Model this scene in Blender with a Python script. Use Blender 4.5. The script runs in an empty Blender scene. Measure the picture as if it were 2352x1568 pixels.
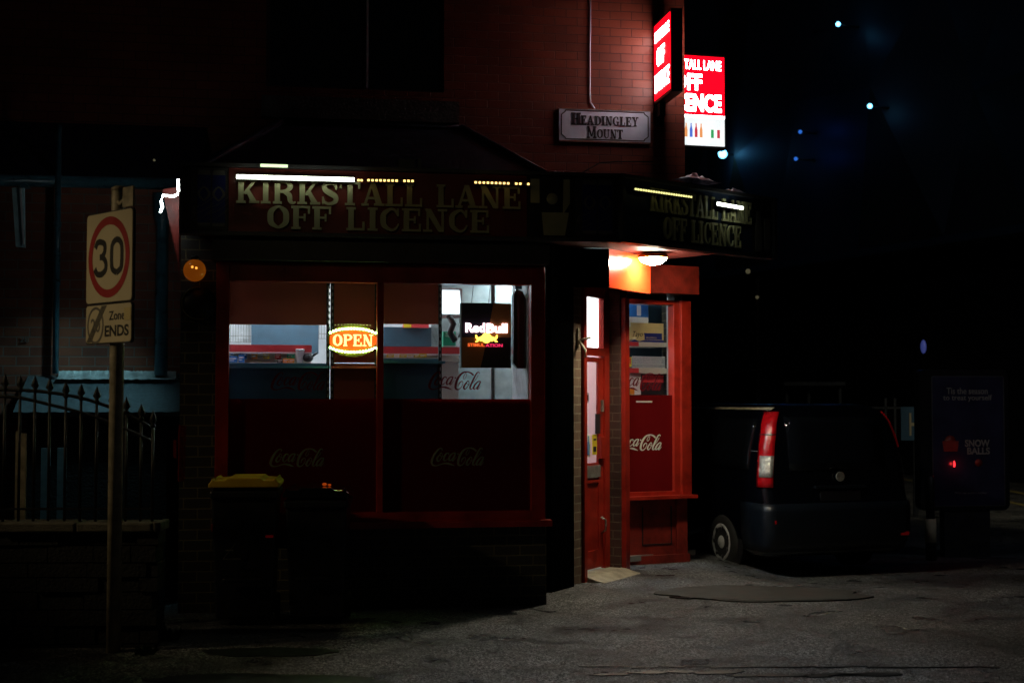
import bpy, math, random
from mathutils import Vector, Matrix, noise
random.seed(7)
R = math.radians
scene = bpy.context.scene
COL = scene.collection
F = 3266.7; H = 1.76; CXP, CYP = 1176.0, 784.0
PITCH = math.atan((925 - 784) / F)

# ------------------------------------------------------------------ frames
def ray(px, py):
    x = (px - CXP) / F; yu = -(py - CYP) / F
    c, s = math.cos(PITCH), math.sin(PITCH)
    return Vector((x, c - yu * s, s + yu * c))

class Frame:
    def __init__(self, x, y, z=0.0, deg=0.0):
        self.o = Vector((x, y, z)); self.a = R(deg)
        self.u = Vector((math.cos(self.a), math.sin(self.a), 0)); self.v = Vector((-math.sin(self.a), math.cos(self.a), 0))
    def w(self, x, y, z=0): return self.o + self.u * x + self.v * y + Vector((0, 0, z))
    def px(self, px, py, y=0.0):
        d = ray(px, py); C = Vector((0, 0, H))
        t = (y - self.v.dot(C - self.o)) / self.v.dot(d)
        P = C + d * t - self.o
        return self.u.dot(P), P.z
    def sub(self, x, y, z=0, deg=0): p = self.w(x, y, z); return Frame(p.x, p.y, p.z, math.degrees(self.a) + deg)

def ground_at(px, py, z=0.0):
    d = ray(px, py); t = (z - H) / d.z; return d.x * t, d.y * t

WORLD = Frame(0, 0, 0, 0)
S = Frame(0.303, 12.53, 0, 9.5)            # shop front
D = Frame(0.712, 14.09, 0, 62.3)           # canted doorway
B = Frame(1.283, 15.58, 0, 27.3)           # side window
fx, fz = S.px(1425, 418, -.25)
P0 = S.w(fx, -.25); SF = Frame(P0.x, P0.y, 0, 43)   # side fascia

# ------------------------------------------------------------------ mesh builder
class MB:
    def __init__(self): self.v = []; self.f = []; self.m = []; self.cur = 0; self.s = []
    def add(self, vs, fs, smooth=False):
        o = len(self.v); self.v += [tuple(p) for p in vs]
        for f in fs: self.f.append([i + o for i in f]); self.m.append(self.cur); self.s.append(smooth)
        return self
    def box(self, x0, x1, y0, y1, z0, z1):
        if x1 < x0: x0, x1 = x1, x0
        if y1 < y0: y0, y1 = y1, y0
        if z1 < z0: z0, z1 = z1, z0
        return self.add([(x0,y0,z0),(x1,y0,z0),(x1,y1,z0),(x0,y1,z0),(x0,y0,z1),(x1,y0,z1),(x1,y1,z1),(x0,y1,z1)],
                 [(0,3,2,1),(4,5,6,7),(0,1,5,4),(1,2,6,5),(2,3,7,6),(3,0,4,7)])
    def poly(self, pts, y0, y1):            # polygon in xz extruded between y0 (front) and y1
        n = len(pts); a = sum(pts[i][0]*pts[(i+1)%n][1]-pts[(i+1)%n][0]*pts[i][1] for i in range(n))
        if a < 0: pts = pts[::-1]
        vs = [(x, y0, z) for x, z in pts] + [(x, y1, z) for x, z in pts]
        fs = [tuple(range(n)), tuple(range(2*n-1, n-1, -1))] + [(i, i+n, (i+1)%n+n, (i+1)%n) for i in range(n)]
        return self.add(vs, fs)
    def prismz(self, pts, z0, z1):
        n = len(pts); vs = [(x, y, z0) for x, y in pts] + [(x, y, z1) for x, y in pts]
        return self.add(vs, [tuple(range(n-1,-1,-1)), tuple(range(n, 2*n))] + [(i, (i+1)%n, (i+1)%n+n, i+n) for i in range(n)])
    def prismx(self, pts, x0, x1):
        n = len(pts); vs = [(x0, y, z) for y, z in pts] + [(x1, y, z) for y, z in pts]
        return self.add(vs, [tuple(range(n-1,-1,-1)), tuple(range(n, 2*n))] + [(i, (i+1)%n, (i+1)%n+n, i+n) for i in range(n)])
    def tube(self, path, r, n=8, closed=False):
        path = [Vector(p) for p in path]; rings = []; k = len(path)
        rs = r if isinstance(r, (list, tuple)) else [r]*k
        for i, p in enumerate(path):
            t = (path[min(i+1, k-1)] - path[max(i-1, 0)]).normalized()
            up = Vector((0, 0, 1)) if abs(t.z) < .9 else Vector((1, 0, 0))
            a = t.cross(up).normalized(); b = t.cross(a)
            rings.append([p + a*math.cos(2*math.pi*j/n)*rs[i] + b*math.sin(2*math.pi*j/n)*rs[i] for j in range(n)])
        vs = [q for ring in rings for q in ring]
        fs = [(i*n+j, (i+1)*n+j, (i+1)*n+(j+1)%n, i*n+(j+1)%n) for i in range(k-1) for j in range(n)]
        fs += [tuple(range(n)), tuple(range(k*n-1, (k-1)*n-1, -1))]
        return self.add(vs, fs, True)
    def lathe(self, prof, cx=0, cy=0, cz=0, n=20, axis='z'):
        vs = []; k = len(prof)
        for r, h in prof:
            for j in range(n):
                a = 2*math.pi*j/n; c, s = r*math.cos(a), r*math.sin(a)
                vs.append({'z': (cx+c, cy+s, cz+h), 'y': (cx+c, cy+h, cz-s), 'x': (cx+h, cy+c, cz+s)}[axis])
        fs = [(i*n+j, i*n+(j+1)%n, (i+1)*n+(j+1)%n, (i+1)*n+j) for i in range(k-1) for j in range(n)]
        fs += [tuple(range(n-1, -1, -1)), tuple(range((k-1)*n, k*n))]
        return self.add(vs, fs, True)
    def sphere(self, c, r, n=14, sz=1.0):
        prof = [(max(r*math.sin(math.pi*i/n), 1e-4), -r*sz*math.cos(math.pi*i/n)) for i in range(n+1)]
        return self.lathe(prof, c[0], c[1], c[2], n)
    def build(self, name, mats, parent=None, frame=None, bevel=0):
        me = bpy.data.meshes.new(name); me.from_pydata(self.v, [], self.f)
        if not isinstance(mats, (list, tuple)): mats = [mats]
        for m in mats: me.materials.append(m)
        for p, mi, sm in zip(me.polygons, self.m, self.s): p.material_index = mi; p.use_smooth = sm
        me.update()
        o = bpy.data.objects.new(name, me); COL.objects.link(o)
        if parent is not None: o.parent = parent
        elif frame is not None: place(o, frame)
        if bevel:
            b = o.modifiers.new('bevel', 'BEVEL'); b.width = bevel; b.segments = 2; b.limit_method = 'ANGLE'; b.angle_limit = R(40)
        return o

def place(o, fr): o.location = fr.o; o.rotation_euler = (0, 0, fr.a)
def thing(name, fr, label, cat, group=None):
    o = bpy.data.objects.new(name, None); COL.objects.link(o); o.empty_display_size = .1; place(o, fr)
    o['label'] = label; o['category'] = cat
    if group: o['group'] = group
    return o
def tag(o, label, cat, group=None):
    o['label'] = label; o['category'] = cat
    if group: o['group'] = group
    return o
def struct(o, kind='structure'): o['kind'] = kind; return o
def dup(root, fr, label=None):
    r = root.copy(); COL.objects.link(r); place(r, fr)
    if label: r['label'] = label
    for ch in list(root.children):
        c = ch.copy(); COL.objects.link(c); c.parent = r
        for g in ch.children:
            d = g.copy(); COL.objects.link(d); d.parent = c
    return r

# ------------------------------------------------------------------ materials
def newmat(name):
    m = bpy.data.materials.new(name); m.use_nodes = True; nt = m.node_tree
    return m, nt, nt.nodes['Principled BSDF']
def mat(name, col, rough=.5, metal=0, var=.25, scale=9, bump=.15, emit=None, es=1, spec=.5, coat=0, chips=0):
    m, nt, b = newmat(name); N = nt.nodes; L = nt.links
    b.inputs['Roughness'].default_value = rough; b.inputs['Metallic'].default_value = metal
    b.inputs['Specular IOR Level'].default_value = spec
    if coat: b.inputs['Coat Weight'].default_value = coat; b.inputs['Coat Roughness'].default_value = .08
    tc = N.new('ShaderNodeTexCoord'); nz = N.new('ShaderNodeTexNoise'); nz.inputs['Scale'].default_value = scale
    nz.inputs['Detail'].default_value = 6; L.new(tc.outputs['Object'], nz.inputs['Vector'])
    cr = N.new('ShaderNodeValToRGB'); cr.color_ramp.elements[0].position = .3; cr.color_ramp.elements[1].position = .7
    cr.color_ramp.elements[0].color = tuple(c*(1-var) for c in col) + (1,); cr.color_ramp.elements[1].color = tuple(min(1, c*(1+var*.6)) for c in col) + (1,)
    L.new(nz.outputs['Fac'], cr.inputs['Fac']); last = cr.outputs['Color']
    if chips:
        for sc_, lo, hi, dk in ((3.1, .50, .66, (.35,.3,.3,1)), (38, .60+.1*(1-chips), .64+.1*(1-chips), (.25,.25,.25,1))):
            n3 = N.new('ShaderNodeTexNoise'); n3.inputs['Scale'].default_value = sc_; n3.inputs['Detail'].default_value = 9; n3.inputs['Roughness'].default_value = .7; L.new(tc.outputs['Object'], n3.inputs['Vector'])
            c3 = N.new('ShaderNodeValToRGB'); c3.color_ramp.elements[0].position = lo; c3.color_ramp.elements[0].color = (1,1,1,1); c3.color_ramp.elements[1].position = hi; c3.color_ramp.elements[1].color = dk
            L.new(n3.outputs['Fac'], c3.inputs['Fac']); m3 = N.new('ShaderNodeMix'); m3.data_type = 'RGBA'; m3.blend_type = 'MULTIPLY'; m3.inputs['Factor'].default_value = chips
            L.new(last, m3.inputs['A']); L.new(c3.outputs['Color'], m3.inputs['B']); last = m3.outputs['Result']
    L.new(last, b.inputs['Base Color'])
    if var and not coat:
        rm = N.new('ShaderNodeMapRange'); rm.inputs['To Min'].default_value = max(.03, rough*.6); rm.inputs['To Max'].default_value = min(1, rough*1.4); L.new(nz.outputs['Fac'], rm.inputs['Value']); L.new(rm.outputs['Result'], b.inputs['Roughness'])
    if bump:
        n2 = N.new('ShaderNodeTexNoise'); n2.inputs['Scale'].default_value = scale*9; L.new(tc.outputs['Object'], n2.inputs['Vector'])
        bp = N.new('ShaderNodeBump'); bp.inputs['Strength'].default_value = bump; bp.inputs['Distance'].default_value = .01
        L.new(n2.outputs['Fac'], bp.inputs['Height']); L.new(bp.outputs['Normal'], b.inputs['Normal'])
    if emit: b.inputs['Emission Color'].default_value = tuple(emit) + (1,); b.inputs['Emission Strength'].default_value = es
    return m
def emis(name, col, s, var=0):
    m, nt, b = newmat(name); N = nt.nodes; L = nt.links
    b.inputs['Base Color'].default_value = tuple(c*.5 for c in col) + (1,)
    b.inputs['Roughness'].default_value = .4
    b.inputs['Emission Color'].default_value = tuple(col) + (1,); b.inputs['Emission Strength'].default_value = s
    if var:
        tc = N.new('ShaderNodeTexCoord'); nz = N.new('ShaderNodeTexNoise'); nz.inputs['Scale'].default_value = 4
        L.new(tc.outputs['Object'], nz.inputs['Vector'])
        mr = N.new('ShaderNodeMapRange'); mr.inputs['To Min'].default_value = s*(1-var); mr.inputs['To Max'].default_value = s*(1+var)
        L.new(nz.outputs['Fac'], mr.inputs['Value']); L.new(mr.outputs['Result'], b.inputs['Emission Strength'])
    return m
def brick(name, c1, c2, mortar, ms=.006, w=.23, h=.0875, rough=.7, blotch=.5, sheen=0.5):
    m, nt, b = newmat(name); N = nt.nodes; L = nt.links
    tc = N.new('ShaderNodeTexCoord'); sp = N.new('ShaderNodeSeparateXYZ'); L.new(tc.outputs['Object'], sp.inputs[0])
    ad = N.new('ShaderNodeMath'); L.new(sp.outputs[0], ad.inputs[0]); L.new(sp.outputs[1], ad.inputs[1])
    cb = N.new('ShaderNodeCombineXYZ'); L.new(ad.outputs[0], cb.inputs[0]); L.new(sp.outputs[2], cb.inputs[1])
    # slight waviness of the courses
    wn = N.new('ShaderNodeTexNoise'); wn.inputs['Scale'].default_value = 3; L.new(tc.outputs['Object'], wn.inputs['Vector'])
    vs = N.new('ShaderNodeVectorMath'); vs.operation = 'MULTIPLY_ADD'; vs.inputs[1].default_value = (.012, .008, 0)
    L.new(wn.outputs['Color'], vs.inputs[0]); L.new(cb.outputs[0], vs.inputs[2])
    br = N.new('ShaderNodeTexBrick'); L.new(vs.outputs[0], br.inputs['Vector'])
    br.inputs['Scale'].default_value = 1; br.inputs['Brick Width'].default_value = w; br.inputs['Row Height'].default_value = h
    br.inputs['Mortar Size'].default_value = ms; br.inputs['Mortar Smooth'].default_value = .3; br.inputs['Bias'].default_value = -.1
    br.inputs['Color1'].default_value = c1 + (1,); br.inputs['Color2'].default_value = c2 + (1,); br.inputs['Mortar'].default_value = mortar + (1,)
    nz = N.new('ShaderNodeTexNoise'); nz.inputs['Scale'].default_value = 1.7; nz.inputs['Detail'].default_value = 8; L.new(tc.outputs['Object'], nz.inputs['Vector'])
    mr = N.new('ShaderNodeMapRange'); mr.inputs['From Min'].default_value = .3; mr.inputs['From Max'].default_value = .7
    mr.inputs['To Min'].default_value = 1-blotch; mr.inputs['To Max'].default_value = 1.15; L.new(nz.outputs['Fac'], mr.inputs['Value'])
    mx = N.new('ShaderNodeMix'); mx.data_type = 'RGBA'; mx.blend_type = 'MULTIPLY'; mx.inputs['Factor'].default_value = 1
    L.new(br.outputs['Color'], mx.inputs['A']); L.new(mr.outputs['Result'], mx.inputs['B']); L.new(mx.outputs['Result'], b.inputs['Base Color'])
    b.inputs['Roughness'].default_value = rough; b.inputs['Specular IOR Level'].default_value = sheen
    n2 = N.new('ShaderNodeTexNoise'); n2.inputs['Scale'].default_value = 60; L.new(tc.outputs['Object'], n2.inputs['Vector'])
    sb = N.new('ShaderNodeMath'); sb.operation = 'MULTIPLY_ADD'; sb.inputs[1].default_value = .25; L.new(n2.outputs['Fac'], sb.inputs[0])
    iv = N.new('ShaderNodeMath'); iv.operation = 'SUBTRACT'; iv.inputs[0].default_value = 1; L.new(br.outputs['Fac'], iv.inputs[1]); L.new(iv.outputs[0], sb.inputs[2])
    bp = N.new('ShaderNodeBump'); bp.inputs['Strength'].default_value = .6; bp.inputs['Distance'].default_value = .01
    L.new(sb.outputs[0], bp.inputs['Height']); L.new(bp.outputs['Normal'], b.inputs['Normal'])
    return m
def glass(name, tint=(1, 1, 1), refl=.06, rough=.02):
    m = bpy.data.materials.new(name); m.use_nodes = True; nt = m.node_tree; N = nt.nodes; L = nt.links; N.clear()
    o = N.new('ShaderNodeOutputMaterial'); t = N.new('ShaderNodeBsdfTransparent'); g = N.new('ShaderNodeBsdfGlossy'); mx = N.new('ShaderNodeMixShader')
    t.inputs['Color'].default_value = tint + (1,); g.inputs['Roughness'].default_value = rough; mx.inputs['Fac'].default_value = refl
    L.new(t.outputs[0], mx.inputs[1]); L.new(g.outputs[0], mx.inputs[2]); L.new(mx.outputs[0], o.inputs['Surface'])
    return m

M = {}
M['upper_brick'] = brick('upper_brick', (.25,.055,.026), (.18,.04,.02), (.06,.018,.013), .004, blotch=.35, rough=.5)
M['dark_brick'] = brick('dark_brick', (.032,.03,.028), (.05,.045,.04), (.16,.14,.07), .006, blotch=.4)
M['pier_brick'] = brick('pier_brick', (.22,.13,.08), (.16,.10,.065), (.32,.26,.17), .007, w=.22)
M['yard_brick'] = brick('yard_brick', (.36,.12,.065), (.22,.07,.045), (.24,.2,.17), .006, blotch=.6)
M['red'] = mat('red_paint', (.36,.020,.009), .35, var=.3, scale=5, bump=.12, chips=.6)
M['red_gloss'] = mat('red_gloss', (.66,.05,.012), .2, var=.05, scale=3, bump=.02, coat=.3)
M['red_dull'] = mat('red_dull', (.24,.018,.009), .5, var=.5, scale=6, bump=.2, chips=.8)
M['vinyl'] = mat('red_vinyl', (.125,.004,.005), .22, var=.12, scale=2, bump=0)
M['vinyl_dark'] = mat('dark_red_vinyl', (.16,.004,.01), .3, var=.1, bump=0)
M['vinyl_white'] = mat('white_vinyl', (.62,.58,.47), .4, var=.12, bump=0)
M['fascia'] = mat('fascia_red', (.20,.028,.022), .4, var=.2, scale=3, bump=.03)
M['fascia_blue'] = mat('fascia_blue', (.02,.035,.08), .4, var=.3, scale=4, bump=.03)
M['cream'] = mat('cream_letter', (.50,.48,.27), .45, var=.15, scale=5, bump=.03)
M['frame_dark'] = mat('dark_frame', (.045,.045,.05), .4, var=.3)
M['black'] = mat('black_paint', (.012,.012,.014), .4, var=.3)
M['black_gloss'] = mat('black_gloss', (.008,.009,.012), .12, var=.2, bump=.02, coat=.5)
M['matt_black'] = mat('matt_black', (.0015,.0015,.0018), .9, spec=.0)
M['navy_board'] = mat('navy_board', (.012,.04,.065), .6)
M['slate'] = mat('roof_slate', (.02,.022,.045), .5, var=.5, scale=8, bump=.4)
M['stone'] = mat('stone', (.12,.11,.10), .8, var=.4, scale=5, bump=.6)
M['stone_dark'] = mat('dark_stone', (.018,.018,.018), .85, var=.5, scale=5, bump=.7)
M['coping'] = mat('coping_stone', (.15,.14,.11), .8, var=.5, scale=9, bump=.7)
M['white'] = mat('white_board', (.75,.76,.78), .5, var=.08)
M['white_dirty'] = mat('white_dirty', (.55,.56,.58), .5, var=.3, scale=14)
M['grey_metal'] = mat('grey_metal', (.30,.29,.26), .45, .5, var=.35, scale=20)
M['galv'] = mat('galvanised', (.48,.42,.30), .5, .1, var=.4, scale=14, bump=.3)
M['iron'] = mat('black_iron', (.012,.012,.013), .38, .2, var=.4, scale=30, bump=.3)
M['pink'] = mat('pink_wall', (.80,.45,.43), .6, var=.06, scale=2, bump=.03)
M['ceil'] = mat('ceiling_paint', (.7,.72,.74), .7, var=.05)
M['floor'] = mat('shop_floor', (.22,.21,.2), .4, var=.2)
M['brown_board'] = mat('brown_board', (.66,.13,.09), .55, var=.12, scale=2, bump=.04)
M['blue_board'] = mat('blue_grey_board', (.10,.27,.42), .5, var=.2, scale=2)
M['shelf'] = mat('cream_shelf', (.52,.50,.45), .45, var=.08)
M['strip_red'] = mat('red_price_strip', (.62,.05,.06), .35, var=.1)
M['concrete'] = mat('step_concrete', (.34,.30,.22), .85, var=.45, scale=7, bump=.7)
M['felt'] = mat('roof_felt', (.10,.14,.16), .6, var=.35, scale=25, bump=.8)
M['lead'] = mat('lead_flashing', (.60,.72,.74), .4, .3, var=.4, scale=10, bump=.5)
M['pipe_blue'] = mat('pipe_blue', (.05,.15,.20), .3, var=.3)
M['teal'] = mat('pale_teal', (.30,.42,.45), .45, var=.2)
M['sign_white'] = mat('sign_white', (.62,.54,.36), .55, var=.07, scale=4, bump=.02)
M['sign_red'] = mat('sign_red', (.38,.015,.02), .5, var=.1, bump=0)
M['sign_black'] = mat('sign_black', (.015,.015,.018), .5, var=.1, bump=0)
M['sign_grey'] = mat('sign_grey', (.16,.15,.13), .5, var=.2, bump=0)
M['enamel'] = mat('enamel_white', (.78,.84,.98), .35, var=.12, scale=8, bump=.04)
M['rust'] = mat('rusty_edge', (.30,.13,.07), .7, var=.5, scale=20)
M['yellow_lid'] = mat('yellow_plastic', (.60,.38,.02), .42, var=.2, scale=8, bump=.05)
M['bin'] = mat('bin_plastic', (.010,.011,.014), .4, var=.3, scale=12, bump=.15)
M['tyre'] = mat('tyre_rubber', (.012,.012,.012), .8, var=.3)
M['alloy'] = mat('wheel_silver', (.5,.5,.5), .3, .1, var=.15)
M['van'] = mat('van_paint', (.0015,.002,.004), .22, var=.2, scale=40, bump=.05, coat=.25)
M['van_bumper'] = mat('van_bumper', (.004,.007,.012), .4, var=.2)
M['van_glass'] = mat('van_glass', (.004,.005,.007), .06, var=0, bump=0)
M['lens_red'] = mat('red_lens', (.45,.006,.01), .12, var=.3, scale=18, bump=.2, coat=.5, emit=(1,.01,.02), es=.02)
M['lens_clear'] = mat('clear_lens', (.55,.55,.5), .12, .4, var=.4, scale=40, bump=.3)
M['clad'] = mat('cladding', (.07,.08,.10), .5, .3, var=.25, scale=.4, bump=.05)
M['clad2'] = mat('cladding_brown', (.055,.048,.035), .5, .3, var=.25, scale=.4, bump=.05)
M['clad3'] = mat('cladding_blue', (.05,.08,.11), .45, .3, var=.3, scale=.4, bump=.05)
M['clad_green'] = mat('cladding_green', (.05,.09,.02), .5, var=.3, scale=.6)
M['yellow_line'] = mat('yellow_line', (.42,.34,.10), .7, var=.4, scale=12)
M['curtain'] = mat('curtain', (.07,.065,.07), .9, var=.3, scale=5)
M['card_cream'] = mat('cream_card', (.58,.48,.22), .6, var=.06)
M['card_navy'] = mat('navy_print', (.01,.02,.16), .5, var=.1)
M['card_blue'] = mat('blue_print', (.03,.18,.55), .5, var=.15)
M['card_yellow'] = mat('yellow_print', (.70,.52,.02), .5, var=.1)
M['card_orange'] = mat('orange_print', (.80,.28,.03), .5, var=.15)
M['card_green'] = mat('green_print', (.02,.42,.22), .5, var=.1)
M['card_white'] = mat('white_print', (.72,.74,.75), .5, var=.06)
M['card_black'] = mat('dark_print', (.02,.02,.025), .4, var=.3)
M['wire'] = mat('white_wire', (.55,.6,.62), .35, .3, var=.1)
M['moss'] = mat('moss', (.05,.09,.015), .9, var=.5, scale=30)
M['plastic_sheet'] = mat('crumpled_plastic', (.45,.46,.52), .3, var=.3, scale=20, bump=.4)
M['bull_navy'] = mat('sign_navy', (.004,.002,.02), .6, var=.1, bump=0)
M['bull_amber'] = mat('sign_amber', (.30,.13,.03), .6, var=.1, bump=0)
M['h_blue'] = mat('blue_sign', (.05,.14,.26), .5, var=.1)
M['shelter'] = mat('shelter_metal', (.035,.04,.05), .4, .4)
M['glass'] = glass('window_glass')
M['glass_up'] = glass('upper_window_glass', (.5,.5,.55), .10)
# emitters
M['e_led'] = emis('led_white', (.90,1,.80), 10)
M['e_led_dim'] = emis('led_dim', (.75,1,.55), 1.4)
M['e_dot'] = emis('led_orange_dot', (1,.62,.18), 3.0)
M['e_dot2'] = emis('led_yellow_dot', (.9,.85,.30), 1.6)
M['e_rope'] = emis('rope_white', (.92,1,.98), 30)
M['e_lamp'] = emis('bulkhead_diffuser', (1,.90,.66), 260)
M['e_box'] = emis('lightbox_red', (1,.001,.011), 1.7, .12)
M['e_boxw'] = emis('lightbox_white', (.95,.98,1), 13)
M['e_boxp'] = emis('lightbox_pale', (.85,.92,.92), 1.1, .25)
M['e_tube'] = emis('shop_tube', (.80,.93,1), 75)
M['e_neonw'] = emis('neon_warm_white', (1,.66,.70), 5)
M['e_neony'] = emis('neon_yellow', (1,.62,.08), 3.2)
M['e_neonr'] = emis('neon_red', (1,.03,.13), 1.3)
M['e_neono'] = emis('neon_orange', (1,.16,.03), 1.3)
M['e_open'] = emis('open_yellow', (1,.80,.28), 2.2)
M['e_openr'] = emis('open_red_panel', (1,.09,.006), 1.5, .2)
M['e_green'] = emis('led_green', (.50,1,.28), 55)
M['e_blue'] = emis('node_blue', (.16,.62,1), 6)
M['e_blue2'] = emis('node_blue_dim', (.04,.22,.9), .7)
M['e_amber'] = mat('amber_globe', (.55,.16,.01), .14, var=.1, bump=0, emit=(1,.22,.01), es=.10)
M['e_amberb'] = emis('amber_bulb', (1,.40,.05), 1.6)
M['e_red'] = emis('red_figure', (1,.03,.04), 2)
M['e_star'] = emis('far_lamp', (.9,.8,.45), .06)
M['e_neonb'] = emis('far_blue_lamp', (.15,.2,.8), .15)

def translucent(name, base, frac):
    m = base.copy(); m.name = name; nt = m.node_tree; N = nt.nodes; L = nt.links
    out = next(n for n in N if n.type == 'OUTPUT_MATERIAL'); pb = N['Principled BSDF']; tr = N.new('ShaderNodeBsdfTranslucent'); tr.inputs['Color'].default_value = (.75,.015,.02,1)
    mx = N.new('ShaderNodeMixShader'); mx.inputs['Fac'].default_value = frac; L.new(pb.outputs[0], mx.inputs[1]); L.new(tr.outputs[0], mx.inputs[2]); L.new(mx.outputs[0], out.inputs['Surface']); return m
M['vinyl_front'] = translucent('red_window_vinyl', M['vinyl'], .45)
M['vinyl_white_dim'] = mat('white_vinyl_dim', (.24,.22,.15), .5, var=.12, bump=0)  # darker copy of white_vinyl, dimmer front light put into the colour
# asphalt
def asphalt():
    m, nt, b = newmat('asphalt'); N = nt.nodes; L = nt.links
    tc = N.new('ShaderNodeTexCoord')
    n1 = N.new('ShaderNodeTexNoise'); n1.inputs['Scale'].default_value = 1.1; n1.inputs['Detail'].default_value = 9; n1.inputs['Roughness'].default_value = .65
    L.new(tc.outputs['Object'], n1.inputs['Vector'])
    c1 = N.new('ShaderNodeValToRGB'); e = c1.color_ramp.elements
    e[0].position = .35; e[0].color = (.010,.011,.013,1); e[1].position = .72; e[1].color = (.058,.058,.060,1)
    L.new(n1.outputs['Fac'], c1.inputs['Fac'])
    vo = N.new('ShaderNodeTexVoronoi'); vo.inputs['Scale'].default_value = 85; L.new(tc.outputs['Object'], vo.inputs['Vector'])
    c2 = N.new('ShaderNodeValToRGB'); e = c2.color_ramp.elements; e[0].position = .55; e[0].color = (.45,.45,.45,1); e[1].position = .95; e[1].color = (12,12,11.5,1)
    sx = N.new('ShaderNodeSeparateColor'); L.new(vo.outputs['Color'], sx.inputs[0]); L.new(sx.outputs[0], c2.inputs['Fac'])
    mx = N.new('ShaderNodeMix'); mx.data_type = 'RGBA'; mx.blend_type = 'MULTIPLY'; mx.inputs['Factor'].default_value = 1
    L.new(c1.outputs['Color'], mx.inputs['A']); L.new(c2.outputs['Color'], mx.inputs['B']); L.new(mx.outputs['Result'], b.inputs['Base Color'])
    nr = N.new('ShaderNodeTexNoise'); nr.inputs['Scale'].default_value = 2.2; nr.inputs['Detail'].default_value = 5; L.new(tc.outputs['Object'], nr.inputs['Vector'])
    mr = N.new('ShaderNodeMapRange'); mr.inputs['From Min'].default_value = .35; mr.inputs['From Max'].default_value = .65; mr.inputs['To Min'].default_value = .26; mr.inputs['To Max'].default_value = .62
    L.new(nr.outputs['Fac'], mr.inputs['Value']); L.new(mr.outputs['Result'], b.inputs['Roughness'])
    n2 = N.new('ShaderNodeTexNoise'); n2.inputs['Scale'].default_value = 7; n2.inputs['Detail'].default_value = 6; L.new(tc.outputs['Object'], n2.inputs['Vector'])
    ad = N.new('ShaderNodeMath'); ad.operation = 'MULTIPLY_ADD'; ad.inputs[1].default_value = .35; L.new(vo.outputs['Distance'], ad.inputs[0]); L.new(n2.outputs['Fac'], ad.inputs[2])
    bp = N.new('ShaderNodeBump'); bp.inputs['Strength'].default_value = .9; bp.inputs['Distance'].default_value = .035
    L.new(ad.outputs[0], bp.inputs['Height']); L.new(bp.outputs['Normal'], b.inputs['Normal'])
    return m
M['asphalt'] = asphalt()
M['patch'] = mat('smooth_tarmac_patch', (.034,.033,.028), .6, var=.3, scale=3, bump=.3)
M['crack_shadow'] = mat('crack_shadow_tarmac', (.004,.005,.006), .4, var=.3, scale=5, bump=.05)  # near-black for tarmac cracks and the painted ground shadows

# ------------------------------------------------------------------ lettering
def txt(mb, s, x0, x1, z0, z1, y, depth=.004, bold=0, shear=0):
    cu = bpy.data.curves.new('t', 'FONT'); cu.body = s; cu.extrude = .02; cu.offset = bold; cu.shear = shear; cu.resolution_u = 4
    o = bpy.data.objects.new('t', cu); COL.objects.link(o)
    dg = bpy.context.evaluated_depsgraph_get(); me = bpy.data.meshes.new_from_object(o.evaluated_get(dg))
    vs = [v.co.copy() for v in me.vertices]; fs = [tuple(p.vertices) for p in me.polygons]
    bpy.data.objects.remove(o); bpy.data.curves.remove(cu); bpy.data.meshes.remove(me)
    ax = min(v.x for v in vs); bx = max(v.x for v in vs); ay = min(v.y for v in vs); by = max(v.y for v in vs)
    mb.add([(x0+(v.x-ax)/(bx-ax)*(x1-x0), y-(v.z/.04+.5)*depth, z0+(v.y-ay)/(by-ay)*(z1-z0)) for v in vs], fs)

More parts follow.
